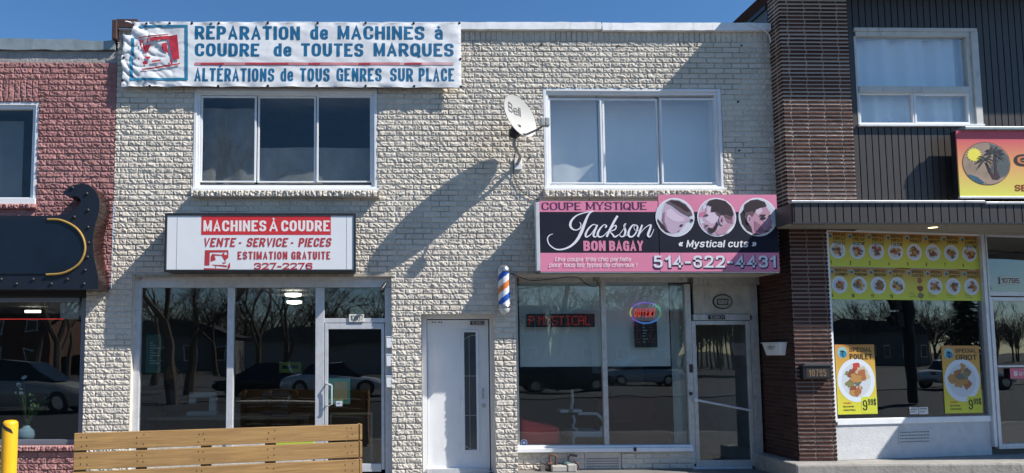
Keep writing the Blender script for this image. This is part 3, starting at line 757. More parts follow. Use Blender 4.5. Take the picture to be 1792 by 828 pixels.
mb.prism(top+bot[::-1], -.05, .4); mb.build('roof_flashing', M['galvgrey'], pk)
mb = MB(); mb.box(XPL, XL-.05, .05, 9, ZPT-.1, ZPF); mb.build('roof', M['rust'], pk)
mb = MB(); reveal(mb, WP, .14); mb.build('reveal', M['pinkflat'], pk)
f = MB(); x0, x1, z0, z1 = WP
f.frame(x0, x1-.004, z0, z1-.004, -.005, .1, .045, tb=.05); f.frame(x0+.045, x1-.05, z0+.05, z1-.05, .02, .1, .045)
f.box(x0-.01, x1, -.04, .0, z0-.01, z0+.075)
wp = f.build('window', M['vinyl'], pk, bevel=.004)
mb = MB(); mb.box(x0+.08, x1-.09, .06, .066, z0+.09, z1-.09); mb.build('pane', M['wglass'], wp)
room(pk, x0, x1, z0, z1, .13, 2.2, M['rdark'])
cloth('blind', wp, x0+.1, PX(41, 250, .25), z0+.05, PZ(30, 212, .25), .25, mat('grey_blind', (.20, .20, .19), .8), 2, .015, 5)
rowlock('window_sill', pk, -190, 63.5, 356.5, 366, -.04, M['pink'], 6)
# shopfront under the dark sign
YP = .10; XS1 = PX(148, 640, YP)
f = MB()
f.box(XPL, XS1, YP-.05, YP+.08, PZ(80, 520, YP), SPZ-.002)
mb2 = f.build('shopfront', M['dark'], pk, bevel=.004)
f = MB(); PB(f, 139.5, 521, 147.5, 776, YP-.02, YP+.07); PB(f, -250, 521, 139.3, 529, YP-.01, YP+.07); PB(f, -250, 770.5, 139.3, 780, YP-.01, YP+.07)
sf0 = f.build('shopfront_frame', mat('blue_grey_aluminium', (.20, .22, .26), .45, .4, var=.1), pk, bevel=.004)
pane('pane', sf0, -250, 529, 139.5, 771, YP+.03)
mb = MB(); mb.box(XPL, XP-.004, .03, .3, 0, PZ(80, 781, 0)-.03); mb.build('sill_wall_core', M['pinkflat'], pk)
rowlock('shop_sill', pk, -250, 148.8, 781, 790.5, -.035, M['pink'], 8)
bricks('sill_wall', XPL, SPX1, 0, PZ(80, 790, 0), M['pink'], pk, course=.081, amp=.9, seed=2, zorg=PZ(80, 790)-.81, y=.0)
room(pk, XPL, XS1-.06, 0.0, SPZ-.08, YP+.09, 5, M['rdark'])
bricks('pier_return', 0, .1, 0, ZP, M['beige'], bld, mapf=lambda x, h, z: np.stack([XP-h*.3, x, z], 1))

# ============================================================ the brown building at the right
YB = -.275; YSD = -.20
XC = PX(1378, 347, YB); XQ = PX(1491, 200, YB); XQL = PX(1455, 600, YB)
ZRF = 6.85
rb = thing('restaurant_building', 'brown brick and dark siding building projecting at the right, restaurant below', 'building', (XC, YB, 0))
ZFB, ZFT = PZ(1500, 391, -.785), PZ(1500, 351, -.785)
kw = dict(course=.0545, length=.232, bond=0.0, style='ledge', step=.0088)
bricks('brick_pillar', XC, XQ, ZFB+.05, ZRF, M['brown'], rb, y=YB, xorg=XC+.11, **kw)
bricks('brick_pillar', XC, XQL, 0, ZFB+.05, M['brownlow'], rb, y=YB, xorg=XC+.0, **kw)
bricks('brick_side', YB, 1.3, 0, ZFB+.05, M['brownside'], rb, mapf=lambda x, h, z: np.stack([XC-h+.006, x, z], 1), xorg=YB+.11, **kw)
bricks('brick_side', YB, 1.3, ZFB+.05, ZRF, M['brown'], rb, keep=lambda x, z: (z < 6.12) | (x < .02), mapf=lambda x, h, z: np.stack([XC-h+.006, x, z], 1), xorg=YB+.11, **kw)
mb = MB(); mb.box(XC+.02, XQ-.002, YB+.02, 1.4, ZFB, ZRF); mb.box(XC+.02, XQL-.002, YB+.02, .3, 0, ZFB)
mb.box(XC+.04, XC+.3, .3, 8, 0, 6.1); mb.build('pillar_core', M['brown'], rb)
mb = MB(); mb.box(XC-.09, 14, -.96, .3, ZRF, ZRF+.16); mb.build('eave', M['dark'], rb)
mb = MB(); mb.box(XC+.0, 14, .03, .79, 6.0, 6.56); mb.build('side_parapet', mat('grey_green_panel', (.10, .115, .12), .6), rb); mb = MB(); mb.box(XC-.03, 14, .02, .83, 6.561, 6.62); mb.build('coping', M['dark'], rb)
# ribbed steel siding
def siding(x0, x1, z0, z1, y, name='siding', pitch=.0925, org=0.0, parent=rb):
    mb = MB(); pts = []; k = math.floor((x0-org)/pitch); xs = []
    while True:
        a = org+k*pitch; k += 1
        if a >= x1: break
        xs.append(a)
    for a in xs:
        p, q = max(a, x0), min(a+pitch-.014, x1)
        if q > p: mb.box(p, q, y-.014, y+.004, z0, z1, 0)
        p, q = max(a+pitch-.014, x0), min(a+pitch, x1)
        if q > p: mb.box(p, q, y-.001, y+.004, z0, z1, 1)
    return mb.build(name, [M['siding'], M['groove']], parent)
WR = RC(1495.5, 50.5, 1712, 221.5, YSD)
ZS0 = ZFT-.05
XE = 13.0
siding(XQ+.004, XE, WR[3], ZRF, YSD); siding(XQ+.004, WR[0], ZS0, WR[3], YSD); siding(WR[1], XE, ZS0, WR[3], YSD); siding(WR[0], WR[1], ZS0, WR[2], YSD)
# its window
x0, x1, z0, z1 = WR
f = MB(); cz = PZ(1600, 65, YSD)
f.box(x0+.004, x1-.004, YSD-.04, YSD+.12, z1-.055, z1-.003); f.box(x0+.03, x1-.1, YSD-.025, YSD+.12, cz, z1-.056)
f.box(x1-.10, x1-.004, YSD-.045, YSD+.12, z0+.02, z1-.056); f.box(x1-.16, x1-.101, YSD-.02, YSD+.12, z0+.02, cz-.002)
f.box(x0+.004, x0+.035, YSD-.02, YSD+.12, z0+.02, cz)
zr0, zr1 = PZ(1600, 163, YSD), PZ(1600, 152.5, YSD)
f.box(x0+.036, x1-.161, YSD-.035, YSD+.1, zr0, zr1)
wr = tag(f.build('window', mat('cream_vinyl', (.60, .585, .54), .5, var=.1, dirt=.35), rb, bevel=.004), 'picture window with folded white curtains and two small lights below')
s = MB(); xm = PX(1598.5, 190, YSD)
s.frame(x0+.036, xm-.002, z0+.03, zr0-.003, YSD-.01, YSD+.05, .02); s.frame(xm+.002, x1-.161, z0+.03, zr0-.003, YSD-.014, YSD+.05, .03)
s.box(x0-.01, x1, YSD-.06, YSD+.1, z0-.01, z0+.019); s.build('sash', M['vinyl'], wr, bevel=.002)
g = MB(); g.box(x0+.034, x1-.16, YSD+.02, YSD+.026, zr1, cz); g.build('pane', M['cglass'], wr)
g = MB(); g.box(x0+.04, x1-.17, YSD+.02, YSD+.026, z0+.03, zr0-.004); g.build('pane', M['cglass'], wr)
room(rb, x0, x1, z0, z1, YSD+.125, .5, M['curtain'], ceil=M['curtain'])
cloth('curtain', wr, x0+.0, x1-.1, zr1-.05, z1, YSD+.115, M['curtain'], 6, .06, 21)
cloth('curtain', wr, x0+.0, x1-.1, z0, zr0+.02, YSD+.15, M['curtain'], 5, .05, 22)
# canopy with a ribbed fascia, board soffit
YF = -.785; XF0 = PX(1388, 370, -.785)
c = MB(); c.box(XF0, XC-.03, YF+.02, YB-.03, ZFB+.052, ZFT-.03); c.box(XC-.03, XE, YF+.02, YB-.03, ZFB+.052, ZFT-.03); cn = tag(c.build('canopy', M['siding'], rb), 'ribbed dark canopy over the restaurant front')
siding(XF0, XE, ZFB+.012, ZFT-.035, YF+.015, 'fascia', .107, .03, cn)
mb = MB(); mb.box(XF0-.012, XF0, YF+.02, YB-.03, ZFB+.012, ZFT-.035); mb.build('fascia_end', M['siding'], cn)
mb = MB(); n = 30; r = random.Random(5)
for (xa, xb, dz) in ((XF0-.03, PX(1722, 350, YF), 0), (PX(1722.5, 350, YF), XE, -.016)):
    mb.box(xa, xb, YF-.022, YF+.05, ZFT-.038+dz, ZFT+.0+dz); mb.box(max(xa, XC-.1), xb, YF+.051, YSD-.016, ZFT-.029+dz, ZFT-.008+dz)
mb.build('drip_flashing', mat('dull_flashing', (.34, .35, .37), .4, .3, var=.2, scale=4, bump=.3, bscale=5), cn, bevel=.008)
mb = MB(); mb.box(XF0-.015, XE, YF-.012, YF+.03, ZFB-.008, ZFB+.011); mb.build('fascia_trim', M['dark'], cn)
s = MB(); nb = 8
for i in range(nb):
    y0 = YF+.032+i*.155; s.box(XF0 if y0 < YB-.16 else XQL+.01, XE, y0, y0+.149, ZFB+.012, ZFB+.028)
s.box(XF0, XE, YF+.03, YB-.03, ZFB+.0285, ZFB+.051); s.box(XQL+.01, XE, YB-.029, .5, ZFB+.0285, ZFB+.051); s.build('soffit', M['soffit'], cn)
for (px, py) in ((1632.5, 397.5),):
    d = ray(px, py); t = (ZFB+.012-CAM.z)/d.z; q = CAM+d*t
    mb = MB(); mb.lathe([(.075, .006), (.075, -.006), (.055, -.008), (.055, -.002)], (q.x, q.y, ZFB+.012), 20, 0); mb.lathe([(.052, -.003), (.052, -.006)], (q.x, q.y, ZFB+.012), 20, 1)
    mb.build('downlight', [M['vinyl'], emit('warm_lamp', (1, .72, .36), 4)], cn)
mb = MB(); mb.box(9.75, XE, -1.45, YF-.03, ZFB+.01, ZFT-.01); mb.build('added_shade_slab', M['siding'], cn)  # unseen slab, added to cast shade on the restaurant stall riser
# restaurant front: a plane that falls back to the right
AL = math.atan(.17); OX, OY = PX(1449, 600, YB+.03), YB+.03
ua = Vector((cos(AL), sin(AL), 0)); na = Vector((-sin(AL), cos(AL), 0))
def PT(px, py, n=0.0):
    d = ray(px, py); o = Vector((OX, OY, 0)); t = (n-(CAM-o).dot(na))/d.dot(na); q = CAM+d*t
    return (q-o).dot(ua), q.z
def RT(x0, y0, x1, y1, n=0.0):
    a, b, c, d = PT(x0, y0, n), PT(x1, y0, n), PT(x0, y1, n), PT(x1, y1, n)
    return (a[0]+c[0])/2, (b[0]+d[0])/2, (c[1]+d[1])/2, (a[1]+b[1])/2
def PTB(mb, x0, y0, x1, y1, nf, nb, mi=0):
    a, b, c, d = RT(x0, y0, x1, y1, nf); mb.box(a, b, nf, nb, c, d, mi)
TL = dict(loc=(OX, OY, 0), rz=AL)
uR = PT(1724.5, 600)[0]; uL = PT(1455, 600)[0]
zsill, ztop = PT(1600, 733)[1], PT(1560, 407)[1]
f = MB(); f.box(uL-.05, uL+.02, -.02, .06, zsill-.02, ztop); f.box(uL+.021, uR, -.015, .06, zsill-.06, zsill+.02); f.box(uL+.021, uR, -.02, .06, ztop-.01, ztop+.09)
sf3 = tag(f.build('shopfront', M['vinyl'], rb, bevel=.005, **TL), 'restaurant shopfront frame')
f = MB(); f.box(uR, uR+.05, -.04, .06, .33, ztop+.09); f.box(uR+.052, uR+.075, -.025, .06, .33, ztop+.09); f.box(uR+.077, uR+.1, -.035, .06, .33, ztop+.09)
zt0, zt1 = PT(1750, 518)[1], PT(1750, 510)[1]
f.box(uR+.101, uR+1.4, -.02, .05, zt0, zt1); f.box(uR+.101, uR+1.4, -.02, .06, ztop-.01, ztop+.09)
f.build('door_jamb', M['alu'], sf3, bevel=.004, **TL)
g = MB(); g.box(uL+.01, uR+.01, .02, .026, zsill, ztop); g.build('pane', M['glass'], sf3, **TL)
g = MB(); g.box(uR+.09, uR+1.4, .02, .026, zt1-.01, ztop); g.build('pane', M['glass'], sf3, **TL)
zd0, zd1 = PT(1750, 786)[1], PT(1750, 520)[1]
f = MB(); f.frame(uR+.103, uR+1.15, zd0, zd1, -.015, .04, .055, tb=.07); d4 = tag(f.build('door', M['alu'], rb, bevel=.004, **TL), 'glazed restaurant door')
g = MB(); g.box(uR+.15, uR+1.1, .01, .016, zd0+.06, zd1-.05); g.build('pane', M['glass'], d4, **TL)
f = MB(); zb_ = PT(1760, 641)[1]; f.box(uR+.159, uR+1.09, -.03, .005, zb_-.012, zb_+.012); f.build('push_bar', M['alu'], d4, **TL)
a, b, c_, d_ = RT(1766, 644.5, 1800, 662.5, -.02); mb = MB(); mb.box(a, b, -.036, -.031, c_, d_); mb.prism(ring(a+.09, (c_+d_)/2-.01, .035, .032, 16), -.0375, -.0365, 1); mb.box(a+.05, a+.13, -.038, -.0365, (c_+d_)/2+.02, (c_+d_)/2+.032, 1)
letters(mb, 'OUVERT', a+.15, b-.02, c_+.04, d_-.05, -.0375, .18, .15, mi=1); mb.build('door_sticker', [ink((.62, .16, .22)), ink((.75, .55, .58))], d4, **TL)
a, b, c_, d_ = RT(1751.5, 485, 1786, 497, .0)
mb = MB(); mb.box(a, b, .008, .018, c_, d_); letters(mb, '10795', a+.015, b-.015, c_+.014, d_-.014, .0065, .17, .15, mi=1); mb.build('number_plate', [ink((.62, .62, .6)), ink((.02, .02, .02))], sf3, **TL)
mb = MB(); zpl = PT(1600, 801)[1]
mb.box(uL-.04, uR-.002, .005, .09, zpl, zsill-.061); mb.build('stall_riser', M['stucco'], sf3, **TL)
a, b, c_, d_ = RT(1573, 752.5, 1627.5, 776.5, 0); mb = MB(); mb.box(a, b, -.004, .004, c_, d_)
for j in range(4):
    for i in range(20):
        x = a+(b-a)*(.05+.0475*i); z = c_+(d_-c_)*(.16+.23*j); mb.box(x-.006, x+.006, -.0056, -.0042, z-.0075, z+.0075, 1)
mb.build('vent_grille', [M['stucco'], ink((.01, .01, .012))], sf3, **TL)
room_ = MB(); 
def rloc(x0, x1, y0, y1, z0, z1, mi): room_.box(x0, x1, y0, y1, z0, z1, mi)
rloc(uL-.05, uL, .08, 6, 0.3, ztop+.1, 0); rloc(uL, uR+3, 5.5, 5.6, .3, ztop+.1, 0); rloc(uR+3, uR+3.1, .08, 6, .3, ztop+.1, 0); rloc(uL-.05, uR+3.1, .08, 6, .2, .3, 1); rloc(uL-.05, uR+3.1, .1, 6, ztop+.1, ztop+.2, 2)
room_.build('room', [M['rdark'], M['floor'], M['rwall']], rb, **TL)
# concrete step under it
mb = MB(); X0 = PX(1376, 800, -.3); mb.box(X0, XE, -.52, .75, -.02, zpl-.004)
st = tag(mb.build('concrete_step', M['concrete'], bevel=.03), 'long grey concrete step with chipped edge below the restaurant window', 'step')
# the black letter box on the pillar is part of nothing else: see signs
# ============================================================ signs
RED, BLUE, WHITE = (.62, .022, .03), (.004, .125, .27), (.80, .82, .84)
# ---- the cloth banner
YBN = -.135
bx0, bx1, bz0, bz1 = RC(211, 38.5, 807, 152.5, YBN)
def wr_(x, z):
    """how far the cloth stands off its plane: creases, stronger towards its torn left end"""
    a = np.clip((PX(340, 90, YBN)-x)/.9, 0, 1); e = np.minimum(np.minimum(x-bx0, bx1-x), np.minimum(z-bz0, bz1-z)).clip(0, 1)
    ed = np.exp(-e/.05)
    n1 = vnoise(np.asarray(x)/.22+z/.35+40, np.asarray(z)/.09+x/.5+9)-.5
    n2 = vnoise(np.asarray(x)/.07-z/.05+4, np.asarray(z)/.05+x/.11)-.5
    n3 = 1-np.abs(2*vnoise(np.asarray(x)/.13+z/.11, np.asarray(z)/.16-x/.2+77)-1)
    return n1*.009*(1+1.6*a)+n2*(.006*ed+.006*a+.001)+a*n3**3*.022+ed*.010*np.sin(np.asarray(x)*17)
def wr1(x, z): return float(wr_(np.array([x]), np.array([z]))[0])
bn = thing('banner', 'wrinkled white cloth banner with blue lettering and red machine picture along the roof edge', 'banner', ((bx0+bx1)/2, YBN, bz0))
nx, nz = 330, 70; mb = MB()
xs = np.linspace(bx0, bx1, nx+1); zs = np.linspace(bz0, bz1, nz+1); Xg, Zg = np.meshgrid(xs, zs)
cr = PX(240, 50, YBN); Dg = wr_(Xg, Zg)
sag = lambda x: .010*np.abs(np.sin((x-bx0)/.66*pi))
Zs = Zg - np.where(Zg > bz1-.12, sag(Xg)*(Zg-bz1+.12)/.12, 0) + np.where(Zg < bz0+.1, sag(Xg)*.8*(bz0+.1-Zg)/.1, 0)
Xs = Xg + np.where(Xg < bx0+.1, .03*np.abs(np.sin((Zg-bz0)*7+.4))*(bx0+.1-Xg)/.1, 0)
mb.v = [(a, YBN+d, c) for a, d, c in zip(Xs.ravel(), Dg.ravel(), Zs.ravel())]
mb.v += [(a, YBN+d+.003, c) for a, d, c in zip(Xs.ravel(), Dg.ravel(), Zs.ravel())]
o2 = (nx+1)*(nz+1)
tx_, tz_ = PX(236, 60, YBN), PZ(225, 60, YBN)
for k in range(nz):
    for i in range(nx):
        xm, zm = (xs[i]+xs[i+1])/2, (zs[k]+zs[k+1])/2
        if zm > tz_-(xm-bx0)*.1 and xm < tx_-(bz1-zm)*.35 and zm < bz1-.03*(xm-bx0)/.2: continue          # the torn, folded corner
        a = k*(nx+1)+i; mb.f += [(a, a+1, a+nx+2, a+nx+1), (o2+a, o2+a+nx+1, o2+a+nx+2, o2+a+1)]; mb.m += [0, 0]
mb.build('cloth', mat('banner_cloth', (.74, .755, .78), .55, var=.06, scale=3, dirt=.18), bn, smooth=True)
def BL(mb, txt, xa, xb, ya, yb, t=.2, tv=.18, gap=.55):
    q = MB(); letters(q, txt, PX(xa, yb, YBN), PX(xb, yb, YBN), PZ((xa+xb)/2, yb, YBN), PZ((xa+xb)/2, ya, YBN), 0, t, tv, gap=gap)
    for f_ in q.f:                                     # cut every stroke fine enough to lie on the creased cloth
        A, B, C, D = [Vector(q.v[i]) for i in f_]
        n = max(1, int(max((A-B).length, (C-D).length)/.009)); m_ = max(1, int(max((A-D).length, (B-C).length)/.009)); b = len(mb.v)
        for i in range(n+1):
            for j in range(m_+1):
                p = (A*(1-i/n)+B*i/n)*(1-j/m_)+(D*(1-i/n)+C*i/n)*j/m_
                mb.v.append((p.x, YBN+wr1(p.x, p.z)-.0022+p.y, p.z))
        for i in range(n):
            for j in range(m_):
                a = b+i*(m_+1)+j; mb.f.append((a, a+1, a+m_+2, a+m_+1)); mb.m.append(0)
def dens(mb, L=.05):
    """cut long faces so that they can follow the cloth"""
    return mb
L = MB()
for w_ in (('RÉPARATION', 341, 525), ('de', 543, 574), ('MACHINES', 591, 743), ('à', 761, 775)): BL(L, w_[0], w_[1], w_[2], 46, 69.3, .24, .17)
for w_ in (('COUDRE', 341, 454), ('de', 479, 510), ('TOUTES', 527, 636), ('MARQUES', 654, 794)): BL(L, w_[0], w_[1], w_[2], 76, 98.8, .24, .17)
for w_ in (('ALTÉRATIONS', 340, 480), ('de', 491, 513), ('TOUS', 525, 577), ('GENRES', 589, 668), ('SUR', 683, 723), ('PLACE', 733, 795)): BL(L, w_[0], w_[1], w_[2], 119.5, 142.5, .185, .14)
L.build('lettering', mat('blue_print', BLUE, .5, var=.1, scale=14), bn)
def bpoly(mb, pts, off, mi=0):
    q = []
    for i in range(len(pts)):
        a, b = pts[i], pts[(i+1) % len(pts)]; n = max(1, int(math.hypot(a[0]-b[0], a[1]-b[1])/10))
        q += [(a[0]+(b[0]-a[0])*k/n, a[1]+(b[1]-a[1])*k/n) for k in range(n)]
    w3 = []
    for p in q:
        X_, Z_ = P(p[0], p[1], YBN); w3.append((X_, YBN+wr1(X_, Z_)-off, Z_))
    mb.poly(w3[::-1], mi)
def bgrid(mb, x0, y0, x1, y1, off, nx, ny, mi=0):
    for i in range(nx):
        for j in range(ny):
            a, b = x0+(x1-x0)*i/nx, x0+(x1-x0)*(i+1)/nx; c, d = y0+(y1-y0)*j/ny, y0+(y1-y0)*(j+1)/ny
            q = []
            for p in ((a, d), (b, d), (b, c), (a, c)):
                X_, Z_ = P(p[0], p[1], YBN); q.append((X_, YBN+wr1(X_, Z_)-off, Z_))
            mb.poly(q, mi)
mb = MB(); bgrid(mb, 341, 109.5, 700, 114, .005, 90, 1, 0); bgrid(mb, 700, 109.5, 794, 114, .005, 26, 1, 1)
for a, b in ((352, 392), (430, 505), (540, 560), (628, 648), (708, 738)): bgrid(mb, a, 110.3, b, 113.6, .0075, 10, 1, 2)
mb.build('red_stripe', [ink((.58, .22, .24)), ink((.66, .40, .42)), ink((.46, .05, .07))], bn)
mb = MB()
for (a, b, c, d) in ((227, 98, 232.5, 141), (324, 45, 329, 141), (232, 136.5, 324, 141), (243, 44, 329, 48)): bgrid(mb, a, b, c, d, .006, max(1, int((c-a)/2.5)), max(1, int((d-b)/2.5)))
for (a, b, c, d) in ((229.5, 66, 234.5, 98),): bgrid(mb, a, b, c, d, .006, 2, 12)
mb.build('blue_border', mat('blue_border_print', (.02, .20, .34), .5, var=.1, scale=14), bn)
zz = lambda pts: [(210+x/6.37, 30+z/6.37) for x, z in pts]
mb = MB()
for pts in ([(540, 215), (640, 200), (665, 470), (585, 480), (545, 260)], [(335, 235), (540, 210), (545, 245), (335, 270)], [(215, 250), (235, 250), (242, 345), (222, 320)],
            [(255, 320), (350, 300), (310, 380), (275, 385), (247, 345)], [(470, 300), (520, 285), (540, 405), (490, 385), (465, 345)], [(250, 500), (310, 490), (310, 525), (260, 530)],
            [(355, 490), (455, 475), (458, 492), (360, 506)], [(245, 580), (670, 515), (670, 530), (250, 594)], [(210, 226), (540, 190), (540, 200), (212, 236)], [(558, 480), (580, 478), (590, 535), (572, 538)],
            [(275, 440), (345, 440), (330, 465), (280, 462)], [(298, 240), (312, 238), (316, 290), (300, 292)], [(200, 455), (215, 455), (216, 480), (202, 480)], [(240, 250), (250, 250), (300, 410), (288, 412)]):
    bpoly(mb, zz(pts), .014)
mb.build('machine_picture', mat('red_print', (.50, .03, .055), .5, var=.25, scale=12), bn)
mb = MB()
for (px, py) in [(x, 40.5) for x in (256, 297, 336, 383, 469, 556, 640, 724)]+[(804, 40)]+[(x, 150.5) for x in (262, 382, 469, 555, 640, 725)]+[(806, 103), (807, 151.5), (214, 140), (216, 100)]:
    X_, Z_ = P(px, py, YBN); mb.lathe([(.018, 0), (.016, .007), (.006, .010)], (X_, YBN+wr1(X_, Z_)-.002, Z_), 10, axis=(0, -1, 0))
g_ = mb.build('grommets', ink((.03, .025, .025), .4), bn)
bpy.data.objects.remove(g_)
for (px, py) in [(x, 40.5) for x in (256, 297, 336, 383, 469, 556, 640, 724)]+[(804, 40)]+[(x, 150.5) for x in (262, 382, 469, 555, 640, 725)]+[(806, 103), (807, 151.5), (214, 140), (216, 100)]:
    X_, Z_ = P(px, py, YBN); mb = MB(); mb.lathe([(.018, 0), (.016, .007), (.006, .010)], (X_, YBN+wr1(X_, Z_)-.002, Z_), 10, axis=(0, -1, 0)); mb.build('grommet', ink((.03, .025, .025), .4), bn)

# ---- white box sign over the left shop
YG = -.40
x0, x1, z0, z1 = RC(288, 373, 623, 476, YG)
sg = thing('box_sign', 'white box sign with red lettering and black frame above left shopfront', 'sign', ((x0+x1)/2, 0, z0))
mb = MB(); mb.box(x0+.012, x1-.012, YG+.03, -.03, z0+.012, z1-.012); mb.build('cabinet', M['dark'], sg, bevel=.006)
mb = MB(); mb.frame(x0, x1, z0, z1, YG-.012, YG+.03, .032, tb=.032, tt=.034); mb.build('frame', M['dark'], sg, bevel=.006)
mb = MB(); mb.box(x0+.03, x1-.03, YG, YG+.02, z0+.03, z1-.03)
for px in (310, 607): X_ = PX(px, 420, YG); mb.box(X_-.004, X_+.004, YG-.002, YG+.001, z0+.033, z1-.035, 1)
mb.build('face_panel', [mat('white_acrylic', (.74, .76, .79), .25, var=.04, scale=2), ink((.45, .47, .5))], sg)
mb = MB(); PB(mb, 352.5, 378, 579, 411, YG-.002, YG+.001); mb.build('header_band', mat('red_vinyl', (.60, .035, .04), .35, var=.05), sg)
def SL(mb, txt, xa, xb, ya, yb, Y, t=.2, tv=None, **k):
    letters(mb, txt, PX(xa, yb, Y), PX(xb, yb, Y), PZ((xa+xb)/2, yb, Y), PZ((xa+xb)/2, ya, Y), Y-.003, t, tv, **k)
mb = MB()
for w_ in (('MACHINES', 356, 466), ('À', 471, 486.5), ('COUDRE', 492, 577)): SL(mb, w_[0], w_[1], w_[2], 386, 405, YG, .23, .17, gap=.5)
mb.build('header_lettering', ink((.80, .76, .76)), sg)
mb = MB(); rl = mat('red_lettering', (.46, .04, .045), .45, var=.08)
for w_ in (('VENTE', 355, 414), ('-', 417, 424), ('SERVICE', 431, 505), ('-', 508, 515), ('PIECES', 522, 581)): SL(mb, w_[0], w_[1], w_[2], 416.5, 432, YG, .2, .17, shear=.17, gap=.6)
for w_ in (('ESTIMATION', 416, 503), ('GRATUITE', 510, 578)): SL(mb, w_[0], w_[1], w_[2], 440.3, 454, YG, .2, .16, gap=.8)
SL(mb, '327-2276', 445, 547, 460, 471.7, YG, .21, .19, gap=.7)
mb.build('lettering', rl, sg)
zz = lambda pts: [P(345+x/16.56, 430+z/16.56, YG) for x, z in pts]
mb = MB()
for pts in ([(235, 130), (370, 130), (360, 570), (215, 570)], [(371, 130), (900, 130), (908, 180), (760, 185), (740, 190), (378, 195)], [(700, 265), (780, 190), (800, 210), (780, 265), (905, 270), (905, 350), (830, 410), (825, 480), (790, 410)],
            [(870, 181), (908, 181), (908, 269), (882, 269)], [(400, 300), (430, 266), (500, 266), (540, 410), (500, 430), (395, 460)], [(431, 240), (700, 262), (700, 290), (520, 285), (500, 265), (431, 265)],
            [(200, 650), (900, 672), (905, 690), (200, 690)], [(420, 550), (720, 560), (870, 575), (870, 622), (720, 600), (480, 572)], [(720, 490), (860, 485), (780, 530)], [(900, 560), (950, 480), (960, 600), (940, 665), (890, 660)], [(530, 580), (550, 580), (548, 655), (532, 655)]):
    mb.flat(zz(pts), YG-.003)
mb.build('machine_emblem', rl, sg)

# ---- the two panel barber sign
YJ = -.37
x0, x1, z0, z1 = RC(945, 352, 1361.5, 475.3, YJ); xm = PX(1154, 420, YJ)
js = thing('barber_sign', 'pink and navy barber sign with white script and three round portraits above barber shop', 'sign', ((x0+x1)/2, 0, z0))
mb = MB(); mb.box(x0+.01, x1-.01, YJ+.02, -.03, z0+.012, z1-.01); mb.build('cabinet', mat('grey_cabinet', (.19, .19, .20), .5, .2, var=.2), js, bevel=.006)
mb = MB(); mb.box(x0-.055, x0-.003, YJ-.004, YJ+.07, z0+.01, z1-.02); mb.box(x0-.003, x1, YJ+.004, YJ+.03, z0-.018, z0-.001); mb.build('retainer', M['alu'], js, bevel=.006)
navy = mat('navy_print', (.013, .015, .030), .6, var=.15, scale=2, spec=.15); pinkm = mat('pink_print', (.70, .23, .36), .6, var=.06, scale=2, spec=.2)
z_a, z_b = PZ(1150, 371, YJ), PZ(1150, 442.5, YJ)
z_t = PZ(1250, 340.8, YJ)
mb = MB(); mb.box(x0, xm-.002, YJ, YJ+.018, z0, z_b, 1); mb.box(x0, xm-.002, YJ, YJ+.018, z_b, z_a, 0); mb.box(x0, xm-.002, YJ, YJ+.018, z_a, z1, 1); mb.build('panel', [navy, pinkm], js)
mb = MB(); mb.box(xm+.001, x1, YJ-.004, YJ+.016, z0, z_b, 1); mb.box(xm+.001, x1, YJ-.004, YJ+.016, z_b, z_a, 0); mb.box(xm+.001, x1, YJ-.004, YJ+.016, z_a, z_t, 1); mb.build('panel', [navy, pinkm], js)
mb = MB(); dk = ink((.075, .018, .075))
letters(mb, 'COUPE', PX(948, 368, YJ), PX(1017, 368, YJ), PZ(980, 367.5, YJ), PZ(980, 354.5, YJ), YJ-.002, .20, .085, serif=.17, gap=.75)
letters(mb, 'MYSTIQUE', PX(1026, 368, YJ), PX(1132, 368, YJ), PZ(1080, 367, YJ), PZ(1080, 354, YJ), YJ-.002, .20, .085, serif=.17, gap=.75)
mb.build('heading', dk, js)
jz = lambda x, z: P(940+x/5.709, 335+z/5.709, YJ)
px = 1/5.709/129.5*1.0
mb = MB()
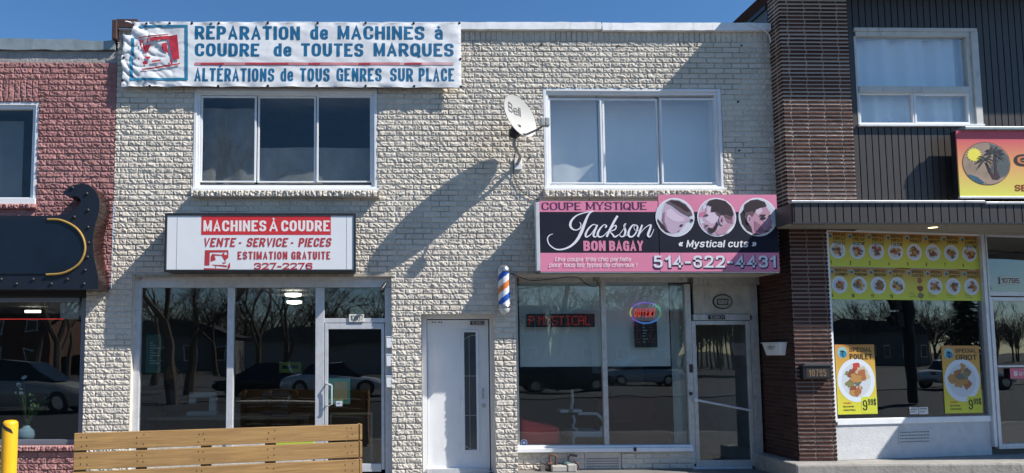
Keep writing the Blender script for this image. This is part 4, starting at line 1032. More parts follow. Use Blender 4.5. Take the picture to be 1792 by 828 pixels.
for k, (pts, ws) in enumerate((
    ([(425, 308), (438, 335), (425, 370), (385, 387), (345, 370), (330, 335), (345, 290), (390, 245), (450, 220), (510, 206), (562, 194)], [6, 9, 12, 10, 18, 24, 20, 13, 11, 10, 7]),
    ([(566, 192), (545, 205), (520, 222), (496, 265), (470, 330), (440, 410), (395, 490), (330, 550), (250, 580), (180, 575), (120, 530), (103, 475), (122, 440), (157, 425)], [7, 12, 16, 22, 28, 30, 26, 20, 15, 12, 11, 10, 8, 5]),
    ([(592, 340), (560, 332), (515, 370), (485, 425), (490, 455), (530, 435), (575, 375), (594, 340)], [8, 10, 16, 20, 16, 9, 8, 8]),
    ([(602, 335), (575, 395), (562, 440), (580, 455), (615, 430)], [14, 20, 20, 12, 7]),
    ([(678, 362), (692, 348), (670, 333), (630, 370), (603, 425), (620, 455), (660, 445), (705, 400)], [16, 14, 8, 16, 22, 16, 9, 6]),
    ([(803, 245), (772, 295), (722, 390), (693, 455)], [20, 22, 22, 20]),
    ([(712, 412), (760, 350), (788, 345), (778, 380), (732, 402), (752, 430), (775, 455), (820, 430)], [7, 9, 12, 12, 8, 16, 16, 6]),
    ([(820, 432), (862, 375), (885, 322), (868, 345), (880, 400), (866, 445), (835, 452), (822, 430)], [6, 7, 9, 16, 22, 16, 10, 8]),
    ([(880, 445), (910, 425), (925, 390)], [5, 5, 6]),
    ([(988, 338), (955, 338), (918, 390), (912, 440), (945, 455), (985, 415), (1002, 360), (986, 338), (965, 360), (985, 395), (1020, 390)], [8, 12, 20, 22, 14, 14, 16, 10, 6, 5, 5]),
    ([(1048, 335), (1030, 385), (1005, 455)], [16, 20, 20]),
    ([(1010, 445), (1060, 380), (1110, 342), (1135, 340), (1122, 385), (1105, 435), (1120, 455), (1140, 435), (1165, 378)], [6, 7, 9, 16, 22, 22, 14, 8, 5]))):
    W_ = [jz(*p) for p in pts]
    brush(mb, W_, [w_*px for w_ in ws], YJ-.003-.0004*k)
mb.build('script_lettering', ink((.74, .75, .82)), js)
mb = MB()
for w_ in (('BON', 1021, 1060), ('BAGAY', 1066, 1126)): SL(mb, w_[0], w_[1], w_[2], 421.5, 439.3, YJ, .30, .2, gap=.28)
mb.build('pink_lettering', ink((.66, .23, .36)), js)
mb = MB()
def words(mb, txt, xa, xb, ya, yb, Y, t, tv, shear, gap=.55):
    letters(mb, txt, PX(xa, yb, Y), PX(xb, yb, Y), PZ((xa+xb)/2, yb, Y), PZ((xa+xb)/2, ya, Y), Y-.008, t, tv, shear=shear, gap=gap, space=.8)
words(mb, 'Une coupe très chic parfaite', 971, 1105, 449.8, 457.3, YJ, .13, .115, .2, .8)
words(mb, 'pour tous les types de cheveux !', 961, 1115.5, 459.8, 467.3, YJ, .13, .115, .2, .8)
words(mb, '< Mystical cuts >', 1186, 1325, 420.5, 433, YJ, .2, .16, .2, .6)
mb.build('slogan', ink((.78, .77, .80)), js)
mb = MB(); letters(mb, '514-622-4431', PX(1142.5, 469, YJ)+.006, PX(1359, 469, YJ)+.006, PZ(1250, 469.6, YJ)-.012, PZ(1250, 447, YJ)-.004, YJ-.006, .285, .25, gap=.42, mi=0)
letters(mb, '514-622-4431', PX(1142.5, 469, YJ)+.012, PX(1359, 469, YJ)-.012, PZ(1250, 468.6, YJ), PZ(1250, 447.4, YJ), YJ-.008, .2, .17, gap=.95, mi=1)
mb.build('telephone_number', [ink((.05, .022, .06)), ink((.70, .71, .78))], js)
# portraits: flat printed pictures
SK1, SK2, SK3 = ink((.50, .38, .50)), ink((.52, .36, .46)), ink((.50, .28, .37))
SKL, SKD = ink((.64, .52, .63)), ink((.30, .15, .22)); HR, HR2 = ink((.035, .022, .028)), ink((.14, .085, .10)); BGL, BGP = ink((.60, .62, .70)), ink((.58, .40, .52)); WHT = ink((.74, .76, .82))
pics = [
 (1181, 380.5, 34, [(WHT, ring(0, 0, 1, 1)), (BGL, ring(0, 0, .945, .945)),
   (HR, [(-.9, -.06), (-.66, -.34), (-.2, -.84), (-.5, -.78), (-.75, -.55), (-.92, -.2)]),
   (SK1, [(-.62, .39), (-.47, .74), (-.17, .56), (.32, .19), (.77, -.03), (.8, -.21), (.52, -.30), (.5, -.42), (.32, -.6), (.07, -.80), (-.22, -.86), (-.52, -.56), (-.7, -.16)]),
   (SKL, [(-.45, .35), (-.2, .45), (.15, .12), (.5, -.05), (.42, -.2), (.1, -.25), (-.2, -.15), (-.42, .05)]), (SKD, [(-.62, .2), (-.52, .3), (-.55, -.2), (-.4, -.6), (-.5, -.55), (-.68, -.15)]),
   (HR2, [(-.47, .76), (-.17, .91), (.22, .86), (.57, .66), (.82, .34), (.9, .11), (.72, .04), (.32, .26), (-.17, .64)]), (HR, [(-.3, .85), (.2, .84), (.55, .62), (.8, .3), (.6, .28), (.2, .55), (-.1, .72)]),
   (HR, [(.24, -.38), (.4, -.36), (.34, -.48), (.22, -.47)]), (SKD, [(.1, -.7), (.26, -.66), (.2, -.74)]), (HR, [(.78, -.08), (.93, -.12), (.9, -.26), (.78, -.2)])]),
 (1254, 380.3, 34, [(WHT, ring(0, 0, 1, 1)), (BGP, ring(0, 0, .945, .945)), (ink((.55, .18, .30)), [(-.9, .22), (-.6, .3), (-.6, .05), (-.92, .0)]), (BGL, [(-.7, .6), (-.4, .8), (-.4, .5), (-.7, .4)]), (BGL, [(-.9, -.1), (-.6, -.1), (-.6, -.3), (-.86, -.35)]),
   (SK2, [(-.5, .6), (-.56, .3), (-.6, .18), (-.66, 0), (-.77, -.17), (-.64, -.24), (-.67, -.36), (-.6, -.45), (-.62, -.56), (-.5, -.7), (-.42, -.82), (-.25, -.9), (.1, -.93), (.5, -.78), (.75, -.5), (.85, -.2), (.85, .19), (.6, .66), (0, .88)]),
   (SKL, [(-.5, .5), (-.3, .55), (-.32, .25), (-.1, .2), (.1, .0), (-.05, -.3), (-.3, -.35), (-.6, -.1), (-.5, .2)]),
   (SKD, [(-.05, .26), (.2, .1), (.5, .1), (.8, .02), (.8, -.35), (.55, -.3), (.42, -.1), (.15, .05)]), (SK3, [(-.1, -.75), (.45, -.35), (.7, -.4), (.45, -.75), (.05, -.92)]),
   (HR, [(-.52, .66), (-.35, .86), (0, .93), (.45, .84), (.75, .54), (.87, .14), (.78, .0), (.5, .12), (.22, .10), (-.05, .29), (-.3, .26), (-.25, .56)]),
   (HR2, [(-.05, .29), (.22, .1), (.5, .12), (.78, .0), (.74, -.12), (.45, .0), (.2, -.02), (-.02, .16)]),
   (HR, [(-.5, -.52), (-.25, -.58), (-.07, -.36), (-.02, -.2), (.06, -.4), (-.1, -.72), (-.3, -.84), (-.44, -.74)]), (HR, [(-.66, .12), (-.5, .15), (-.42, .06), (-.56, .06)]), (HR2, [(-.6, -.38), (-.42, -.42), (-.5, -.48), (-.62, -.46)]),
   (SK2, ring(.25, -.17, .15, .25, 18)), (SKD, ring(.24, -.15, .07, .15, 14)), (HR, ring(.21, -.19, .03, .06, 10)), (WHT, [(.35, -.88), (.6, -.62), (.82, -.42), (.78, -.52), (.6, -.74)])]),
 (1326, 380, 33.8, [(WHT, ring(0, 0, 1, 1)), (BGL, ring(0, 0, .945, .945)), (HR, [(-.92, .15), (-.72, .4), (-.6, -.2), (-.4, -.45), (-.3, -.85), (-.6, -.7), (-.85, -.35)]),
   (SK3, [(-.62, .16), (-.14, .45), (.42, .58), (.64, .24), (.62, .02), (.74, -.3), (.66, -.36), (.7, -.55), (.58, -.62), (.5, -.76), (.2, -.88), (-.1, -.93), (-.3, -.88), (-.36, -.5), (-.58, -.28)]),
   (SKL, [(-.12, .3), (-.06, .42), (.2, .5), (.24, .3), (.1, .18), (-.04, .1)]), (SK2, [(.3, .1), (.55, .1), (.6, -.2), (.4, -.4), (.25, -.2)]), (SKD, [(-.2, -.2), (.1, -.4), (.3, -.72), (.1, -.86), (-.2, -.7)]),
   (HR, [(-.73, .25), (-.66, .66), (-.35, .86), (0, .91), (.37, .78), (.47, .56), (.16, .48), (-.09, .38), (-.17, .22), (-.3, .12), (-.55, .09)]), (HR2, [(-.7, .2), (-.3, .3), (-.17, .2), (-.28, .02), (-.52, -.02)]),
   (HR, [(.1, -.02), (.3, .02), (.42, -.06), (.3, -.14), (.14, -.12)]), (HR, [(.08, .12), (.4, .12), (.38, .06), (.1, .05)]), (HR, [(.52, .08), (.64, .12), (.62, .0)]), (SKD, [(.42, -.55), (.66, -.5), (.66, -.58), (.5, -.62)]), (HR2, [(.3, -.72), (.56, -.66), (.5, -.76), (.25, -.82)]),
   (SK2, ring(-.47, -.12, .12, .22, 16)), (SKD, ring(-.45, -.12, .06, .12, 12)), (HR, [(-.4, -.94), (-.25, -.86), (.1, -.93)])]),
]
for (cx_, cy_, r_, lay) in pics:
    X_, Z_ = P(cx_, cy_, YJ); R2 = PX(cx_+r_, cy_, YJ)-X_; mb = MB(); ms = []
    for k, (mt, pts) in enumerate(lay):
        if mt not in ms: ms.append(mt)
        mb.flat([(X_+a*R2, Z_+b*R2) for a, b in pts], YJ-.006-.0008*k, ms.index(mt))
    mb.build('portrait', ms, js)
mb = MB()
for i in range(16):
    for zz_ in (z0+.02, ):
        X_ = x0+.05+(x1-x0-.1)*i/15; mb.box(X_-.006, X_+.006, YJ-.007, YJ-.001, zz_-.004, zz_+.004)
o_ = mb.build('screw', M['dark'], js); bpy.data.objects.remove(o_)

# ---- dark navy shop sign with a scroll end at the left
YK = -.40
zz = lambda pts, Y=YK: [P(x, z, Y) for x, z in pts]
ns = thing('scroll_sign', 'dark navy shop sign with scroll shaped end, rivets and a gold ring on red wall', 'sign', (PX(60, 440, YK), 0, PZ(60, 507, YK)))
navm = mat('navy_paint', (.006, .011, .022), .5, var=.2, scale=3)
outl = [(-330, 377), (97, 377.5), (117, 374), (132, 366), (140.5, 355), (139.5, 347), (132, 343.5), (122, 344.5), (111, 339), (117, 330), (132, 323), (150, 322), (162, 329), (171, 342), (174, 357), (172.5, 373), (167, 392), (163, 412), (162.5, 430), (164.5, 451), (169, 471), (172, 487), (172.5, 506.5), (-330, 506.5)]
pts = []
for i, p in enumerate(outl):
    if 1 <= i <= 20: pts += [tuple(q[:2]) for q in smooth_path([outl[i-1] if i > 1 else p, p, outl[i+1], outl[min(i+2, 22)]], 4)[4:8]]
pts = [outl[0]]+pts+outl[21:]
mb = MB(); mb.prism(zz(pts), YK, -.02, 0, 1); mb.build('panel', [navm, mat('bronze_return', (.05, .028, .025), .22, .6, var=.2)], ns)
mb = MB(); mb.prism(zz([(-330, 384), (84, 384), (108, 386), (133, 399), (146, 417), (149, 440), (138, 463), (112, 478), (82, 480), (-330, 480)]), YK-.012, YK-.001); mb.build('recess_face', mat('navy_face', (.006, .013, .026), .3, var=.3, scale=2), ns, bevel=.004)
mb = MB(); gp = [(84, 384.5), (108, 386), (133, 398.5), (146.5, 417), (149.5, 440), (138, 463), (112, 478), (82, 481)]
mb.tube([(q[0], YK-.018, q[1]) for q in (P(p.x, p.y, YK) for p in smooth_path(gp, 6))], .0145, 8); mb.build('gold_ring', mat('gold_paint', (.50, .31, .08), .4, .25, var=.12, scale=9), ns, smooth=True)
for (a, b) in ((127, 329), (152, 339), (154, 368), (130, 380), (154, 398), (155, 425), (153, 450), (149, 473), (147, 497), (118, 489), (90, 497), (58, 489), (29, 497), (2, 489)):
    X_, Z_ = P(a, b, YK); mb = MB(); mb.lathe([(.022, 0), (.021, .008), (.014, .017), (.004, .020)], (X_, YK-.001, Z_), 14, axis=(0, -1, 0)); mb.build('rivet', M['dark'], ns, smooth=True)

# ---- restaurant sign with palm tree disc
YR_ = -.46
x0, z0 = P(1680, 346, YR_); x1, z1 = PX(2300, 300, YR_), PZ(1700, 229, YR_)
ps = thing('restaurant_sign', 'red to yellow restaurant sign with round palm beach picture over the canopy', 'sign', (x0, YSD, z0))
sh_ = .045
mb = MB(); mb.prism([(x0, z0), (x1, z0), (x1, z1), (x0, z1)], YR_+.02, YR_+.10); mb.build('cabinet', M['dark'], ps)
for q in (.25, 1.4): mb = MB(); mb.box(x0+q, x0+q+.06, YR_+.101, YSD-.016, z0+.1, z0+.16); mb.build('bracket', M['dark'], ps)
mb = MB(); mb.box(x0+.004, x1, YR_, YR_+.019, z0+.02, z1); mb.build('panel', gradmat('sunset_print', (.70, .72, .12), (.68, .11, .14), z0, z1-.1, .4, (.78, .42, .15)), ps)
mb = MB(); mb.box(x0+.09, x1, YR_-.05, YR_+.12, z1+.002, z1+.05); mb.build('cap_flashing', M['galvgrey'], ps, bevel=.01)
mb = MB(); mb.box(x0-.01, x1, YR_-.012, YR_+.02, z0-.01, z0+.018); mb.build('bottom_trim', M['alu'], ps, bevel=.003)
X_, Z_ = P(1726, 286.5, YR_); R2 = PX(1768, 286, YR_)-X_
pc = lambda pts: [(X_+(x-355)/272*R2, Z_-(z-420)/243*R2*.9) for x, z in pts]
lay = [(ink((.07, .05, .04)), pc(ring(355, 420, 272, 243))), (mat('driftwood_print', (.30, .215, .15), .5, var=.25, scale=9), pc(ring(355, 420, 266, 237))),
 (mat('dusk_print', (.085, .10, .105), .5, var=.3, scale=4), pc([(400, 190), (480, 220), (560, 280), (605, 350), (618, 430), (600, 510), (560, 560), (500, 590), (430, 560), (360, 510), (420, 440), (440, 330)])),
 (mat('sea_print', (.02, .10, .17), .5, var=.3, scale=9), pc([(135, 545), (200, 545), (260, 580), (330, 630), (290, 650), (220, 620), (165, 580)])), (ink((.36, .26, .20)), pc([(160, 540), (240, 535), (330, 585), (430, 605), (500, 580), (570, 560), (520, 610), (440, 645), (360, 655), (320, 635), (240, 570)])),
 (ink((.85, .75, .10)), pc([(222+(88 if k % 2 else 70)*cos(k*pi/16), 322+(80 if k % 2 else 64)*sin(k*pi/16)) for k in range(32)]))]
def frond(c, ang, ln, w=26, droop=70):
    a = rad(ang); p = []
    for s_ in (1, -1):
        rr = [(.0, 3), (.25, w*.6), (.55, w), (.8, w*.6), (1, 1)] if s_ == 1 else [(1, 1), (.8, w*.35), (.55, w*.4), (.25, w*.3), (.0, 3)]
        for u, ww in rr:
            x = c[0]+cos(a)*ln*u; z = c[1]-sin(a)*ln*u+droop*u*u
            p.append((x, z+s_*ww*.6))
    return p
PD = ink((.035, .038, .040))
lay += [(ink((.06, .03, .035)), pc([(440, 330), (465, 325), (470, 420), (470, 500), (500, 580), (470, 605), (430, 600), (440, 500)])), (ink((.06, .03, .035)), pc([(340, 410), (358, 405), (400, 500), (440, 575), (420, 600), (370, 500)]))]
for a in (10, 35, 70, 110, 145, 170, 200, -20, -50): lay.append((PD, pc(frond((450, 290), a, 125 if a > -30 else 90, 30, 55))))
for a in (5, 40, 90, 140, 175, 215, -40): lay.append((PD, pc(frond((340, 365), a, 110, 28, 55))))
mb = MB(); ms = []
for k, (mt, p_) in enumerate(lay):
    if mt not in ms: ms.append(mt)
    mb.flat(p_, YR_-.002-.0006*k, ms.index(mt))
mb.build('palm_picture', ms, ps)
mb = MB(); xc, zc0, zc1 = PX(1774, 280, YR_), PZ(1780, 291, YR_), PZ(1780, 270, YR_)
letters(mb, 'C', xc, xc+.26, zc0, zc1, YR_-.003, .75, .45, mi=0)
letters(mb, 'C', xc+.045, xc+.25, zc0+.028, zc1-.028, YR_-.0045, .38, .2, mi=1)
letters(mb, 'SE', PX(1776, 330, YR_), PX(1776, 330, YR_)+.16, PZ(1780, 334.5, YR_), PZ(1780, 323.5, YR_), YR_-.003, .2, .18, mi=2, gap=.8)
mb.build('lettering', [ink((.03, .025, .025)), ink((.62, .20, .08)), ink((.30, .03, .02))], ps)

# ---- satellite dish
Cd = Vector((*P(911, 203, -.52)[:1], -.52, P(911, 203, -.52)[1])); nd = Vector((.725, -.66, .181)).normalized()
Ad = P(905, 288, 0)
ds = thing('satellite_dish', 'white satellite dish on a bracket beside the pale curtained window', 'satellite dish', (Ad[0], 0, Ad[1]))
up_ = (Vector((0, 0, 1))-nd*nd.z).normalized(); sd_ = up_.cross(nd)
RA, RBm = .285, .39; mb = MB(); nr, na_ = 10, 48
for side in (0, 1):
    for i in range(nr+1):
        rr = max(i/nr, .001)
        for k in range(na_):
            a = 2*pi*k/na_; q = Cd+sd_*RBm*rr*cos(a)+up_*RA*rr*sin(a)+nd*(.055*(rr*rr-1)-(.008 if side else 0))
            mb.v.append(tuple(q))
n0 = (nr+1)*na_
for side in (0, 1):
    for i in range(nr):
        for k in range(na_):
            a = side*n0+i*na_+k; b = side*n0+i*na_+(k+1) % na_
            q = (a, b, b+na_, a+na_); mb.f.append(q if side == 0 else q[::-1]); mb.m.append(0)
for k in range(na_):
    a = nr*na_+k; b = nr*na_+(k+1) % na_; mb.f.append((a, b, n0+b, n0+a)); mb.m.append(0)
mb.build('reflector', mat('dish_grey', (.43, .43, .42), .5, var=.03), ds, smooth=True)
# maker's mark printed on the face
mb = MB(); tmp = MB(); letters(tmp, 'Bell', -.19, .15, .03, .155, 0, .11, .1, gap=1.6)
for v in tmp.v:
    a, b = v[0]-.05, v[2]; rr2 = (a/RBm)**2+(b/RA)**2
    mb.v.append(tuple(Cd+sd_*a*.95+up_*b+nd*(.055*(rr2-1)+.004-v[1])))
mb.f = tmp.f; mb.m = tmp.m
mb.build('lettering', ink((.10, .10, .11)), ds)
low = Cd-up_*RA*.98; lnb = Vector((PX(953, 214, -.74), -.74, PZ(953, 214, -.74)))
mb = MB(); mb.tube([low-nd*.07-up_*-.05, low+nd*.03, low+(lnb-low)*.55-up_*.03, lnb-up_*.035], [.016, .016, .015, .014], 8); mb.build('feed_arm', mat('arm_grey', (.22, .22, .22), .5), ds, smooth=True)
mb = MB(); tol = (Cd-lnb).normalized(); mb.tube([lnb-tol*.03, lnb+tol*.05], .03, 12); c = lnb
for k in (0, 1): mb.box(c.x-.06+.062*k, c.x+.0+.062*k, c.y-.035, c.y+.05, c.z-.055, c.z+.055)
mb.build('receiver', mat('receiver_grey', (.34, .36, .34), .5), ds, bevel=.01)
bk = Cd-nd*.135-up_*.19
mb = MB(); mb.tube([bk+nd*.06+up_*.1, bk, bk-nd*.04-up_*.06], [.06, .075, .05], 8); mb.box(bk.x-.07, bk.x+.07, bk.y-.03, bk.y+.06, bk.z-.05, bk.z+.05); mb.build('clamp', M['dark'], ds, bevel=.01)
mb = MB(); mt_ = Vector((Ad[0], -.12, Ad[1])); mb.tube([bk+Vector((0, .01, .02)), Vector((bk.x+.0, bk.y+.05, bk.z-.16)), Vector((Ad[0]+.01, -.2, Ad[1]+.06)), Vector((Ad[0], -.03, Ad[1]+.0))], .024, 10); mb.build('mast', mat('mast_grey', (.34, .34, .33), .45, .5), ds, smooth=True)
mb = MB(); mb.box(Ad[0]-.05, Ad[0]+.06, -.045, -.012, Ad[1]-.08, Ad[1]+.08); mb.build('wall_plate', M['galv'], ds, bevel=.006)
mb = MB(); cp = [(902, 262, -.2), (899, 290, -.05), (900, 312, -.035), (912, 334, -.035), (930, 346, -.03), (944, 350, -.03)]
mb.tube([(PX(a, b, y), y, PZ(a, b, y)) for a, b, y in (smooth_path(cp, 5) and [tuple(v) for v in smooth_path(cp, 5)])], .006, 6); mb.build('cable', M['black'], ds)

# ---- barber pole
Yq = -.17; X_, Zt = P(881.5, 464, Yq); Zb = PZ(881.5, 552, Yq); zc1, zc0 = PZ(881, 476, Yq), PZ(881, 536, Yq); R2 = .078
bp = thing('barber_pole', 'barber pole striped orange, white and blue on the brick pier beside the white door', 'barber pole', (X_, 0, Zb))
mb = MB(); n = 36; nz = 60
for j in range(nz+1):
    for k in range(n): mb.v.append((X_+R2*cos(2*pi*k/n), Yq+R2*sin(2*pi*k/n), zc0+(zc1-zc0)*j/nz))
for j in range(nz):
    for k in range(n):
        a, b = j*n+k, j*n+(k+1) % n; mb.f.append((a, b, b+n, a+n))
        ph = ((k+.5)/n*1.0-(j+.5)/nz*1.35+.16) % 1; mb.m.append((1, 0, 2, 0)[int(ph*4) % 4] if True else 0)
mb.build('striped_cylinder', [ink((.74, .75, .77), .25), ink((.66, .20, .06), .25), ink((.02, .09, .42), .25)], bp, smooth=False)
mb = MB(); mb.lathe([(R2*1.12, 0), (R2*1.15, .02), (R2*1.05, .045), (R2*.7, .085), (.012, .1)], (X_, Yq, zc1), 28); mb.build('cap', M['steel'], bp, smooth=True)
mb = MB(); mb.lathe([(R2*1.05, -.02), (R2*1.14, 0), (R2*1.02, .022)], (X_, Yq, zc0), 28); mb.build('collar', M['steel'], bp, smooth=True)
mb = MB(); mb.lathe([(.008, -.115), (R2*.55, -.105), (R2*.85, -.075), (R2*.95, -.03), (R2*.9, -.021)], (X_, Yq, zc0), 28); mb.build('globe', mat('clear_globe', (.62, .62, .62), .12, .3), bp, smooth=True)
mb = MB(); mb.box(X_-.03, X_+.03, Yq+R2-.005, -.012, zc1-.02, zc1+.03); mb.box(X_-.03, X_+.03, Yq+R2-.005, -.012, zc0-.02, zc0+.03); mb.build('bracket', M['dark'], bp, bevel=.004)
# ============================================================ posters and menus inside the restaurant window
NP = .016
FOOD = [ink((.34, .13, .05)), ink((.42, .22, .07)), ink((.22, .07, .035)), ink((.50, .33, .12)), ink((.20, .19, .08)), ink((.46, .06, .04)), ink((.12, .13, .12)), ink((.50, .42, .30))]
PLATE = ink((.62, .68, .74)); DKI = ink((.025, .02, .018)); TEALc = ink((.25, .46, .48))
def palm_badge(mb, cx, cz, r, n, mis):
    mb.flat(ring(cx, cz, r, r, 20), n, mis[0]); mb.flat(ring(cx+.15*r, cz-.3*r, r*.75, r*.6, 16), n-.0004, mis[1])
    for a in (20, 75, 130, 170, -20): 
        c, s_ = cos(rad(a)), sin(rad(a)); mb.flat([(cx-.04*r-s_*.1*r, cz+.2*r+c*.1*r), (cx+c*.75*r, cz+.2*r+s_*.5*r-.1*r), (cx-.04*r+s_*.1*r, cz+.2*r-c*.1*r)], n-.0008, mis[2])
    mb.flat([(cx-.1*r, cz+.2*r), (cx+.1*r, cz+.2*r), (cx+.22*r, cz-.85*r), (cx+.02*r, cz-.85*r)], n-.0008, mis[2])
def plate_food(mb, cx, cz, r, n, seed, base, el=1.0):
    rr = random.Random(seed)
    mb.flat(ring(cx, cz, r, r*el, 28), n, base); mb.flat(ring(cx, cz, r*.78, r*.78*el, 28), n-.0004, base+9)
    for k in range(17):
        a = rr.uniform(0, 6.28); d = r*rr.uniform(.05, .58)
        mb.flat(blob(cx+d*cos(a), cz+d*sin(a)*el, r*rr.uniform(.13, .32), r*rr.uniform(.10, .26)*el, seed*10+k, 13, .35), n-.0008-.0002*k, base+1+rr.choice((0, 1, 2, 3, 0, 2, 1, 5, 4, 7, 2, 6)))
FM = [PLATE]+FOOD+[ink((.52, .57, .62))]
def special(name, label, rect, title, seed):
    a, b, c, d = RT(*rect, NP); W_, H_ = b-a, d-c
    t = thing(name, label, 'poster', (OX, OY, 0), 'special offer posters in the restaurant window', AL)
    mb = MB(); mb.box(a, b, NP-.002, NP+.002, c, d); mb.build('sheet', gradmat('poster_print', (.60, .62, .05), (.50, .23, .06), c, d, .4, (.60, .42, .06)), t, **TL)
    mb = MB(); q = lambda u, v: (a+W_*u, c+H_*v)
    x, z = q(.18, .885); palm_badge(mb, x, z, W_*.125, NP-.003, (0, 1, 2)); mb.build('palm_badge', [TEALc, ink((.03, .20, .34)), DKI], t, **TL)
    mb = MB()
    for i, w_ in enumerate(('SPÉCIAL', title)):
        letters(mb, w_, a+W_*(.36 if i == 0 else .36), a+W_*.93, c+H_*(.895 if i == 0 else .785), c+H_*(.955 if i == 0 else .865), NP-.003, .25, .17, gap=.45)
    mb.build('title', DKI, t, **TL)
    mb = MB(); x, z = q(.5, .485); plate_food(mb, x, z, W_*.475, NP-.003, seed, 0)
    mb.build('plate_picture', FM, t, **TL)
    mb = MB(); mb.box(a+W_*.6, a+W_*1.0, NP-.0035, NP-.0022, c+H_*.01, c+H_*.245); letters(mb, '9', a+W_*.63, a+W_*.745, c+H_*.05, c+H_*.2, NP-.004, .15, .12, mi=1); letters(mb, '99$', a+W_*.765, a+W_*.97, c+H_*.125, c+H_*.215, NP-.004, .17, .13, mi=1, gap=.5)
    mb.build('price_tag', [ink((.55, .58, .05)), DKI], t, **TL)
    mb = MB()
    letters(mb, 'COMBO', a+W_*.14, a+W_*.34, c+H_*.15, c+H_*.172, NP-.003, .2, .18, mi=1)
    letters(mb, 'RIZ, PLANTAIN', a+W_*.14, a+W_*.38, c+H_*.10, c+H_*.122, NP-.003, .2, .18); letters(mb, 'SAUCE ET PIKLIZ', a+W_*.14, a+W_*.42, c+H_*.05, c+H_*.072, NP-.003, .2, .18)
    mb.build('small_print', [DKI, ink((.55, .08, .03))], t, **TL)
special('special_poster', 'yellow poster of the chicken special beside the brown brick pillar', (1463.5, 603, 1532.5, 725), 'POULET', 3)
special('special_poster', 'yellow poster of the griot special beside the restaurant door', (1650.5, 605, 1716, 723), 'GRIOT', 8)
rows = [(1451.5, 404, 1704, 409, 468.5, 'upper'), (1456, 469.5, 1706, 471.5, 524.8, 'lower')]
T1 = [('REPAS', 'FRITAY', 'POULET'), ('REPAS', 'FRITAY', 'BOEUF'), ('REPAS', 'FRITAY', 'GRIOT'), ('REPAS', 'FRITAY', 'DINDE'), ('REPAS', 'POULET'), ('REPAS', 'GRIOT'), ('REPAS', 'DINDE'), ('REPAS', 'CABRIT', 'EN SAUCE')]
T2 = [('REPAS', 'LEGUMES'), ('REPAS', 'POISSON'), ('REPAS', 'CREVETTES'), ('REPAS', 'LALO'), ('SPÉCIAL', 'À COTES'), ('SPÉCIAL', 'FRITAY'), ('SPÉCIAL', 'GRIOT'), ('SPÉCIAL', 'POULET')]
mu, ml_ = uL+.03, uR-.005
zA, zM, zB = ztop-.0, PT(1580, 469.5, NP)[1], PT(1580, 525, NP)[1]
for ri, (zt, zb, TT) in enumerate(((zA, zM+.004, T1), (zM-.004, zB, T2))):
    t = thing('menu_strip', ('upper strip of the orange and yellow dish menu, numbers one to eight' if ri == 0 else 'lower strip of the orange and yellow dish menu, below numbers one to eight'), 'menu', (OX, OY, 0), 'menu strips across the top of the restaurant window', AL)
    H_ = zt-zb
    mb = MB(); mb.box(mu, ml_, NP-.002, NP+.002, zb, zt); mb.build('sheet', gradmat('menu_print', (.56, .62, .06), (.42, .18, .05), zb, zt, .4, (.56, .50, .07)), t, **TL)
    W_ = (ml_-mu)/8
    for i, wl in enumerate(TT):
        a = mu+W_*i; mb = MB()
        palm_badge(mb, a+W_*.14, zt-H_*.13, W_*.10, NP-.003, (10, 11, 12))
        for k, w_ in enumerate(wl):
            letters(mb, w_, a+W_*.30, a+W_*(.92 if len(w_) > 4 else .8), zt-H_*(.14+.12*k), zt-H_*(.055+.12*k), NP-.003, .22, .17, mi=12, gap=.5)
        letters_n = i+1+8*ri
        if letters_n <= 12:
            letters(mb, str(letters_n), a+W_*.08, a+W_*(.15 if letters_n < 10 else .24), zb+H_*.06, zb+H_*.17, NP-.003, .25, .2, mi=12, gap=.5)
        else:
            for k in range(3):
                z = zb+H_*(.10+.06*k); mb.box(a+W_*.1, a+W_*(.55-.1*k), NP-.0035, NP-.0025, z, z+.004, 12)
        if letters_n == 13:
            for k in range(3): mb.flat(blob(a+W_*.7, zb+H_*(.62-.24*k), W_*.16, H_*.09, 60+k), NP-.003, 1+k*2)
        else: plate_food(mb, a+W_*.5, zb+H_*(.46 if ri == 0 else .45), W_*.40, NP-.003, 40+i+ri*9, 0, .95)
        mb.build('menu_card', FM+[TEALc, ink((.10, .16, .17)), DKI], t, **TL)
# two small cards in the corner of the window
for i, (xa, xb) in enumerate(((1592, 1607), (1608, 1624))):
    a, b, c, d = RT(xa, 713-.5*i, xb, 725, NP); mb = MB(); mb.box(a, b, NP-.002, NP+.002, c, d); mb.box(a+.01, b-.02, NP-.004, NP-.0021, d-.03, d-.018, 1); mb.box(a+.01, b-.05, NP-.004, NP-.0021, c+.03, c+.038, 1)
    tag(mb.build('notice_card', [ink((.66, .66, .64)), ink((.1, .1, .1))], None, **TL), ('left' if i == 0 else 'right')+' one of two small white cards standing low in restaurant window', 'card', 'small cards low in the restaurant window')

# ============================================================ letter boxes
mbx = thing('letter_box', 'black letter box numbered 10795 on the brown brick pillar', 'letter box', (PX(1430, 650, YB), YB, PZ(1430, 664, YB)))
x0, x1, z0, z1 = RC(1405, 641, 1455, 664, YB-.09)
mb = MB(); mb.box(x0, x1, YB-.095, YB-.016, z0, z1); mb.build('box', M['black'], mbx, bevel=.006)
mb = MB(); mb.prism([(x0-.012, z1), (x1+.008, z1), (x1-.0, z1+.03), (x0+.02, z1+.035)], YB-.11, YB-.016); mb.build('lid', mat('dark_grey_lid', (.07, .075, .08), .35, .3), mbx, bevel=.003)
mb = MB(); mb.box(x0+.04, x1-.03, YB-.099, YB-.0955, z0+.025, z1-.03); letters(mb, '10795', x0+.075, x1-.075, z0+.04, z1-.042, YB-.1005, .15, .13, mi=1, gap=.9); mb.build('number_plate', [ink((.04, .035, .03)), ink((.22, .15, .09))], mbx)
Ysm = .18
